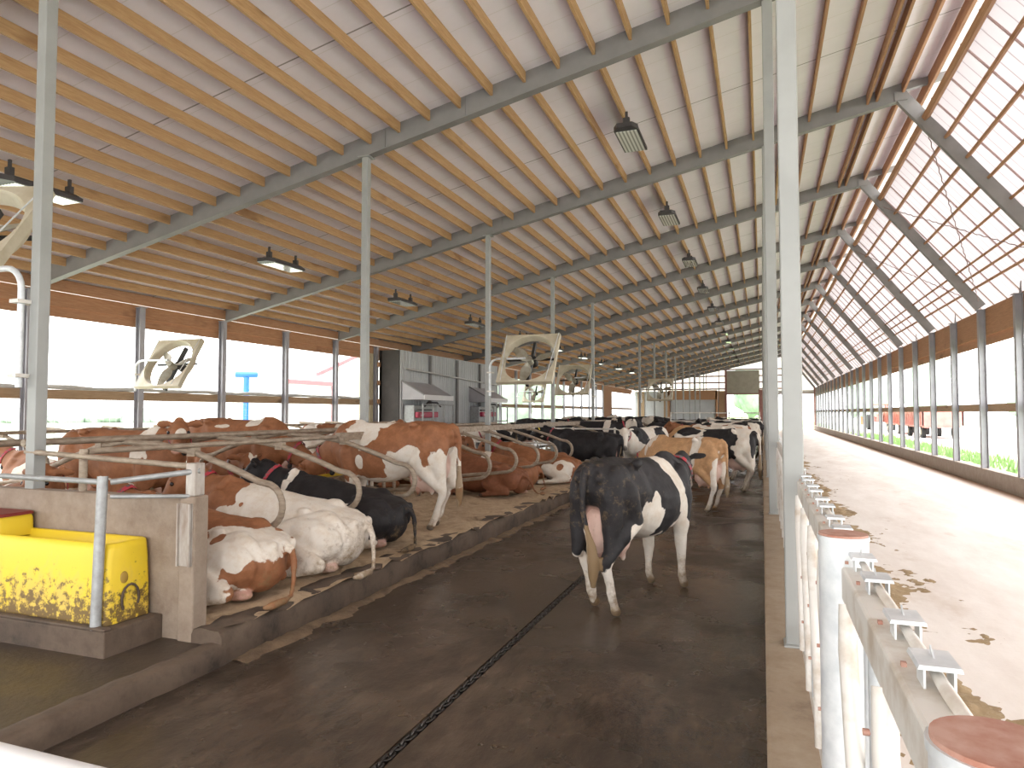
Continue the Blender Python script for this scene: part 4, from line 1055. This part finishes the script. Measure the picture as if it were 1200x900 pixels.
cow('lie', (-4.66, 6.86, BZ), 180, 'black', [(-1, .62, .1, .80, .06, .4, .16), (-1, -.36, .48, .30, .24, .3, .26), (-1, -.45, .55, .10, .4, .22, .12), (-1, 1.45, .05, .68, .13, .10, .2)],
    'black cow with white thigh lying in the third stall from the concrete wall', .97, voxel=.02, soil=.0)
cow('stand_down', (-4.58, 8.04, BZ), 182, 'red', [(-1, .42, .2, 1.30, .22, .4, .26), (-1, .30, 0, 1.42, .30, .3, .10), (-1, -.26, .3, .80, .28, .4, .25), (-1, -.66, .1, .32, .32, .5, .56), (-1, .08, .2, .58, .42, .4, .09), (-1, .52, None, .35, .2, 1, .4), (-1, .4, .3, .85, .07, .2, .12), (-1, -.78, 0, .9, .08, .3, .25), (-1, -.9, 0, .75, .08, .1, .25)],
    'brown and white cow standing in a stall, long tail hanging by the kerb', .98, voxel=.02, soil=-.02)
cow('lie', (-4.80, 11.66, BZ), 179, 'darkred', [(-1, 1.35, 0, .7, .15, .1, .15)], 'plain red-brown cow lying alone behind the cow standing in the stall', .95, voxel=.026, mirror=True)
cow('lie', (-4.55, 14.2, BZ), 182, 'red', [(-1, -.50, .48, .26, .34, .3, .26), (-1, -.3, .55, .1, .4, .3, .12), (1, -.55, .45, .36, .07, .2, .07)], 'brown cow with white udder and thigh lying in the last stall before the crossover', 1.0, voxel=.026)
cow('lie', (-5.0, 12.9, BZ), 180, 'red', [(-1, .25, .3, .72, .10, .4, .18), (-1, 1.4, 0, .7, .2, .2, .2)], 'brown cow with small white side patch lying behind the plain red-brown cow', .93)
# second row (heading +X)
cow('stand_turn', (-7.30, 6.15, BZ), 2, 'red', [(-1, .55, None, 1.30, .14, 1, .32), (-1, .1, None, .65, .3, 1, .15), (-1, -.6, None, .3, .4, 1, .3), (-1, .5, None, .3, .3, 1, .3), (-1, 1.28, -.35, 1.40, .03, .1, .09)], 'brown cow with white shoulder band standing and looking at the camera', .93, voxel=.02)
cow('stand_down', (-7.7, 8.55, BZ), 0, 'red', [(-1, .42, -.1, 1.40, .12, .3, .12), (-1, -.1, -.3, 1.30, .14, .2, .04), (-1, -.6, None, .3, .4, 1, .3), (-1, 0, None, .6, .6, 1, .1)], 'brown cow with a small white square on its back standing in the second row', 1.0, voxel=.024)
cow('stand', (-7.5, 11.02, BZ), 0, 'red', [(1, -.2, None, 1.32, .16, 1, .16), (1, -.8, None, 1.2, .10, 1, .2), (1, .9, None, 1.2, .2, 1, .3), (1, 1.4, 0, 1.2, .3, .4, .3)], 'white cow with small brown patches standing left of the second post', .92, start=-1)
cow('lie_turn', (-7.6, 4.88, BZ), 0, 'red', [(-1, .2, None, .4, .25, 1, .4), (-1, 1.35, .4, .7, .2, .2, .15), (-1, -.6, -.4, .3, .3, .3, .2)], 'brown and white cow lying just behind the low concrete wall', 1., voxel=.024, mirror=True)
cow('lie', (-7.6, 7.35, BZ), 0, 'red', [(-1, 1.3, 0, .8, .2, .1, .2), (-1, .6, None, .3, .3, 1, .25)], 'brown cow lying under the standing cow with the white back square', 1., voxel=.024, mirror=True)
cow('lie', (-7.65, 9.8, BZ), 0, 'darkred', [(-1, 1.45, 0, .65, .1, .2, .2)], 'dark brown cow lying with its head behind the black cow in the third stall', 1., mirror=True)
cow('lie_turn', (-7.6, 12.23, BZ), 0, 'red', [(-1, 1.1, .3, .8, .15, .3, .15)], 'brown cow lying in the second row with its head turned, beside the hanging tail', 1., mirror=True)
cow('lie', (-7.6, 13.45, BZ), 0, 'black', [(-1, 1.45, 0, .7, .2, .1, .25), (-1, .2, None, .4, .2, 1, .3)], 'black cow with white face lying in the second row behind the stall loops', 1., mirror=True)
cow('lie', (-7.6, 14.55, BZ), 0, 'red', [(-1, .5, None, .8, .2, 1, .2), (-1, 1.45, 0, .7, .12, .1, .25)], 'brown cow with white shoulder lying in the second row near the crossover', 1., mirror=True)
# third row and rear alley
for i, (x, y, h, hide, st, pose, sc, lab) in enumerate([
    (-9.6, 13.2, 95, 'black', 1, 'stand', .85, 'black cow standing in the rear alley under the nearer hood, left'),
    (-9.6, 17.6, 8, 'black', 1, 'stand_down', .9, 'black cow standing at the pipe frame of the nearer milking stall'),
    (-8.9, 18.6, 15, 'red', -1, 'stand', .92, 'brown and white cow with pink-white rump standing below the farther hood'),
    (-9.3, 24.0, 60, 'black', 1, 'stand', .95, 'black cow in the rear alley left of the third post'),
    (-9.6, 27.0, 100, 'black', -1, 'stand', .95, 'speckled black and white cow in the rear alley under the large fan'),
    (-9.2, 30.5, 30, 'black', 1, 'stand_down', .95, 'black cow at the far side of the rear alley under the small fan'),
    (-8.8, 34.0, 10, 'black', -1, 'stand', .95, 'pale black and white cow standing below the farthest left windows'),
    (-7.0, 21.9, 5, 'black', 1, 'stand', .92, 'black cow standing among the stalls beyond the crossover, left one'),
    (-6.8, 26.8, 0, 'black', -1, 'stand', .95, 'white and black cow standing among the stalls beyond the crossover'),
    (-4.9, 24.4, 180, 'black', 1, 'stand_down', .95, 'black cow standing in a stall beyond the crossover beside the alley'),
    (-4.8, 29.4, 180, 'black', 1, 'stand', .95, 'farther black cow standing in a stall beside the alley'),
    (-2.6, 22.2, 200, 'black', 1, 'stand_down', 1., 'black cow standing in the alley directly beyond the white and black cow'),
    (-2.1, 24.6, 175, 'black', 1, 'stand', 1., 'black cow with raised head in the middle of the distant alley'),
    (-3.1, 25.9, 170, 'black', -1, 'stand_down', 1., 'spotted cow with lowered head in the distant alley before the pipe gate'),
    (-1.6, 29.4, 10, 'black', 1, 'stand', 1., 'black cow standing against the pipe gate in the distant alley'),
    (-3.0, 33.5, 190, 'black', 1, 'stand', 1., 'small black cow beyond the pipe gate, left side'),
    (-1.5, 36.0, 150, 'black', 1, 'stand_down', 1., 'small black cow beyond the pipe gate, right side'),
    (-2.4, 41.0, 90, 'red', 1, 'stand', 1., 'distant reddish cow at the end of the alley under the brown board'),
    (-.9, 33.0, 175, 'black', -1, 'stand', 1., 'distant white cow with black spots beside the feed line'),
    (-.9, 39.0, 175, 'black', 1, 'stand', 1., 'most distant black cow beside the feed line'),
    ]):
    rnd = random.Random(i*7+1)
    coat = [(-st, rnd.uniform(-.6, .8), rnd.choice([.25, -.25, 0]), rnd.uniform(.8, 1.35), rnd.uniform(.1, .28), .3, rnd.uniform(.12, .3)) for _ in range(4)]
    coat += [(-1, -.65, None, .25, .35, 1, .25), (-1, .6, None, .25, .3, 1, .25)]
    cow(pose, (x, y, BZ if -8.3 < x < -3.6 else 0), h, hide, coat, lab, sc, start=st, collar=i < 10, voxel=.05)
cow('lie', (-11.1, 8.05, BZ), 180, 'red', [(-1, .2, None, .5, .3, 1, .4)], 'brown and white cow lying by the open left wall beyond the rear alley', 1.)

# ------------------------------------------------------------------ outdoors
m = MB(); m.box(-260, XL-.2, -40, 330, -.35, -.12); struct(m.build('ground_field', M['grass']))
m = MB(); m.box(XR+.2, 9.2, -40, 330, -.35, -.10); m.box(-260, 260, YE+.5, 330, -.4, -.14); struct(m.build('ground_verge', M['grasstuft']))
m = MB(); m.box(9.2, 26, -40, 330, -.35, -.1); struct(m.build('ground_gravel', M['gravel']))
m = MB(); m.box(26, 260, -40, 330, -.35, -.1); struct(m.build('ground_field_right', M['grass']))
m = MB(); m.box(-26, -14, -40, 60, -.3, -.11); struct(m.build('ground_yard', M['grass']))
def bush(name, c, r, lab, cat='tree', trunk=True, n=9, group=None):
    t = thing(name, lab, cat, (c[0], c[1], -.1), 0, group); rnd = random.Random(int(abs(c[0]*13+c[1]*7)))
    m = MB()
    for i in range(n):
        a = rnd.uniform(0, 2*PI); q = rnd.uniform(0, .6); s_ = rnd.uniform(.4, .62)
        cc = V(math.cos(a)*q*r[0], math.sin(a)*q*r[1], (.45+rnd.uniform(-.12, .4))*r[2]); k0 = len(m.v)
        m.ell(cc, (r[0]*s_, r[1]*s_, r[2]*s_*.6), 14, 10)
        for k in range(k0, len(m.v)):
            p = Vector(m.v[k]); d = (p-cc); m.v[k] = tuple(cc+d*(1+.28*noise.noise(p*(3.5/r[2])+V(i, 0, 0))+.15*noise.noise(p*(12/r[2]))))
    m.build('foliage', M['leaf'], t)
    if trunk: m = MB(); m.cyl((0, 0, 0), (0, 0, r[2]*.5), .05*r[2], 8); m.build('trunk', M['woodred'], t)
m = MB(); rnd = random.Random(5)
for i in range(60):
    a = i/59; c = V(-128+86*a+rnd.uniform(-1, 1), 78+46*a+rnd.uniform(-1.5, 1.5), rnd.uniform(.4, 1.1)); k0 = len(m.v); r = (2.4, 2.2, rnd.uniform(1.3, 2.0)); m.ell(c, r, 12, 8)
    for k in range(k0, len(m.v)):
        p = Vector(m.v[k]); d = p-c; m.v[k] = tuple(c+d*(1+.3*noise.noise(p*.9)+.2*noise.noise(p*2.7)))
tag(m.build('hedge', M['leaf']), 'long low green hedge across the far side of the field on the left', 'hedge', None, 'stuff')
for x, y, h, l in ((14, 112, 9, 'green tree beyond the red wagons, nearest the end of the right wall'), (24, 118, 9, 'green tree beyond the red wagons, second from the barn'), (35, 112, 7, 'green tree beyond the red wagons, third from the barn'), (46, 108, 6, 'low green tree at the right edge of the view')):
    bush('tree', (x, y), (4, 4, h), l)
for x, y, h, l in ((-19, 50, 5.5, 'green tree seen through the left wall just beyond the hoods'), (-23, 62, 6.5, 'green tree farther behind the one beyond the hoods'), (-24, 78, 6, 'farthest green tree along the left wall')):
    bush('tree', (x, y), (3, 3, h), l)
for x, y, h, l in ((-9, 108, 8, 'pale green tree in the left part of the big end doorway'), (0, 112, 9, 'pale green tree in the right part of the big end doorway')):
    bush('tree', (x, y), (4.5, 3.5, h), l)
# verge grass clumps along the right wall
m = MB(); rnd = random.Random(3)
for i in range(2600):
    x = rnd.uniform(5.2, 8.8); y = rnd.uniform(10, 60); h = rnd.uniform(.15, .42)
    dx = rnd.uniform(-.1, .1); dy = rnd.uniform(-.1, .1); q = .03
    m.add([(x-q, y, -.1), (x+q, y, -.1), (x+dx, y+dy, h-.1), (x, y-q, -.1), (x, y+q, -.1)], [(0, 1, 2), (3, 4, 2)])
tag(m.build('verge_grass', M['grasstuft']), 'ragged green grass growing along the outside of the right wall', 'grass', None, 'stuff')
# left farm building
t = thing('farm_building', 'white farm building with dark red trim seen through the open left wall', 'building', (-26, 36, -.1)); o = (-26, 36, -.1)
m = MB(); m.box(-34, -25, 31.6, 36.0, -.1, 3.35); m.build('low_wing', M['white'], t, o)
m = MB(); m.box(-24.95, -24.8, 31.5, 36.1, 3.35, 3.6); m.box(-24.98, -24.85, 35.8, 36.0, -.1, 3.6); m.build('red_trim', M['redtrim'], t, o)
m = MB(); m.prism([(36.2, -.1), (52, -.1), (52, 4.2), (44, 6.9), (36.2, 4.2)], 'x', -36, -26); m.build('main_gable', M['white'], t, o)
m = MB(); m.beam((-25.9, 35.6, 4.1), (-25.9, 44, 6.95), .2, .22); m.beam((-25.9, 44, 6.95), (-25.9, 52.4, 4.1), .2, .22); m.build('gable_trim', M['redtrim'], t, o)
m = MB(); m.box(-24.98, -24.93, 31.9, 32.3, .3, 1.3); m.box(-24.98, -24.93, 32.8, 33.6, .3, 1.2); m.build('vent_panels', M['hood'], t, o)
t = thing('storage_bin', 'pale tapered storage bin standing behind the blue T-shaped post', 'bin', (-23.3, 27.6, -.1)); m = MB()
m.loft([[Vector((1.2*s_*math.cos(a), 1.2*s_*math.sin(a), z)) for a in [2*PI*k/20 for k in range(20)]] for s_, z in ((.9, .5), (.9, 2.6), (.8, 3.3), (.3, 3.7))]); m.build('bin_body', M['white'], t)
m = MB()
for a in (0, 1.57, 3.14, 4.71): m.cyl((math.cos(a), math.sin(a), 0), (math.cos(a), math.sin(a), 1), .05, 8)
m.build('bin_legs', M['galv'], t)
t = thing('blue_hydrant_post', 'bright blue T-shaped steel post standing outside the left wall', 'post', (-20, 22.7, -.1))
m = MB(); m.cyl((0, 0, 0), (0, 0, 3.3), .12, 16); m.build('post', M['blue'], t)
m = MB(); m.tube([(-.45, -.0, 3.4), (-.40, -.0, 3.4), (.40, 0, 3.4), (.45, 0, 3.4)], [.08, .13, .13, .08], 14); m.build('cross_bar', M['blue'], t)
t.rotation_euler = (0, 0, math.radians(40))
# wagons and tractor on the right
def wagon(x, y, L, mat, lab):
    t = thing('farm_wagon', lab, 'wagon', (x, y, -.1))
    m = MB(); m.box(-1.1, 1.1, -L/2, L/2, .75, .9)
    for s_ in (-1, 1):
        m.prism([(s_*1.1, .9), (s_*1.1+.05, .9), (s_*1.3+.05, 2.1), (s_*1.3, 2.1)], 'y', -L/2, L/2)
        n = int(L/.7)
        for i in range(n+1): m.box(s_*1.22-.06, s_*1.22+.06, -L/2+i*L/n-.03, -L/2+i*L/n+.03, .9, 2.12)
    m.box(-1.25, 1.25, -L/2-.03, -L/2+.03, .9, 2.1); m.box(-1.25, 1.25, L/2-.03, L/2+.03, .9, 2.1)
    m.build('wagon_box', M[mat], t)
    for sx in (-1, 1):
        for yy in (-L*.33, L*.33):
            m = MB(); m.cyl((sx*.85, yy, .42), (sx*1.1, yy, .42), .42, 20); wl = m.build('wheel', M['rubber'], t)
            m = MB(); m.cyl((sx*1.1, yy, .42), (sx*1.13, yy, .42), .2, 14); m.build('hub', M['tyrehub'], wl)
wagon(11.8, 58.5, 7, 'wagonred', 'red farm wagon outside the right wall, the nearer one')
wagon(11.9, 68, 8, 'fadedred', 'faded red slatted farm wagon, the farther one')
t = thing('tractor', 'red tractor parked beyond the wagons outside the right wall', 'tractor', (11.6, 80, -.1))
m = MB(); m.box(-.4, .4, -1.6, .2, .9, 1.7); m.box(-.6, .6, .2, 1.4, .8, 1.4); m.build('bonnet', M['wagonred'], t, bevel=.05)
m = MB(); m.box(-.7, .7, .2, 1.5, 2.6, 2.7)
for sx in (-.65, .65):
    for yy in (.25, 1.45): m.box(sx-.04, sx+.04, yy-.04, yy+.04, 1.3, 2.6)
m.build('cab_frame', M['red'], t)
for sx in (-.95, .95):
    m = MB(); m.cyl((sx-.2, 1, .8), (sx+.2, 1, .8), .8, 24); m.build('wheel', M['rubber'], t)
    m = MB(); m.cyl((sx-.13, -1.2, .45), (sx+.13, -1.2, .45), .45, 20); m.build('wheel', M['rubber'], t)

# ------------------------------------------------------------------ group names for repeated things
GROUPS = {'dairy_cow': 'dairy cows in the barn', 'flood_light': 'flood lights under the roof', 'stall_divider': 'free stall divider loops', 'headlock_gate': 'headlock panels along the feed line',
    'headlock_post': 'capped headlock posts', 'barn_fan': 'cream barn fans', 'tree': 'trees outside the barn', 'bracing_cable': 'bracing cables on the right side roof', 'pipe_gate': 'pipe gates',
    'neck_rail': 'neck rails over the stalls', 'wall_hood': 'hoods on the grey wall', 'milking_stall': 'milking stalls', 'farm_wagon': 'farm wagons', 'hinge_block': 'wooden blocks on the post', 'stall_top_rail': 'pipes joining the stall dividers'}
for o in bpy.data.objects:
    b = o.name.split('.')[0]
    if o.parent is None and b in GROUPS and 'label' in o: o['group'] = GROUPS[b]
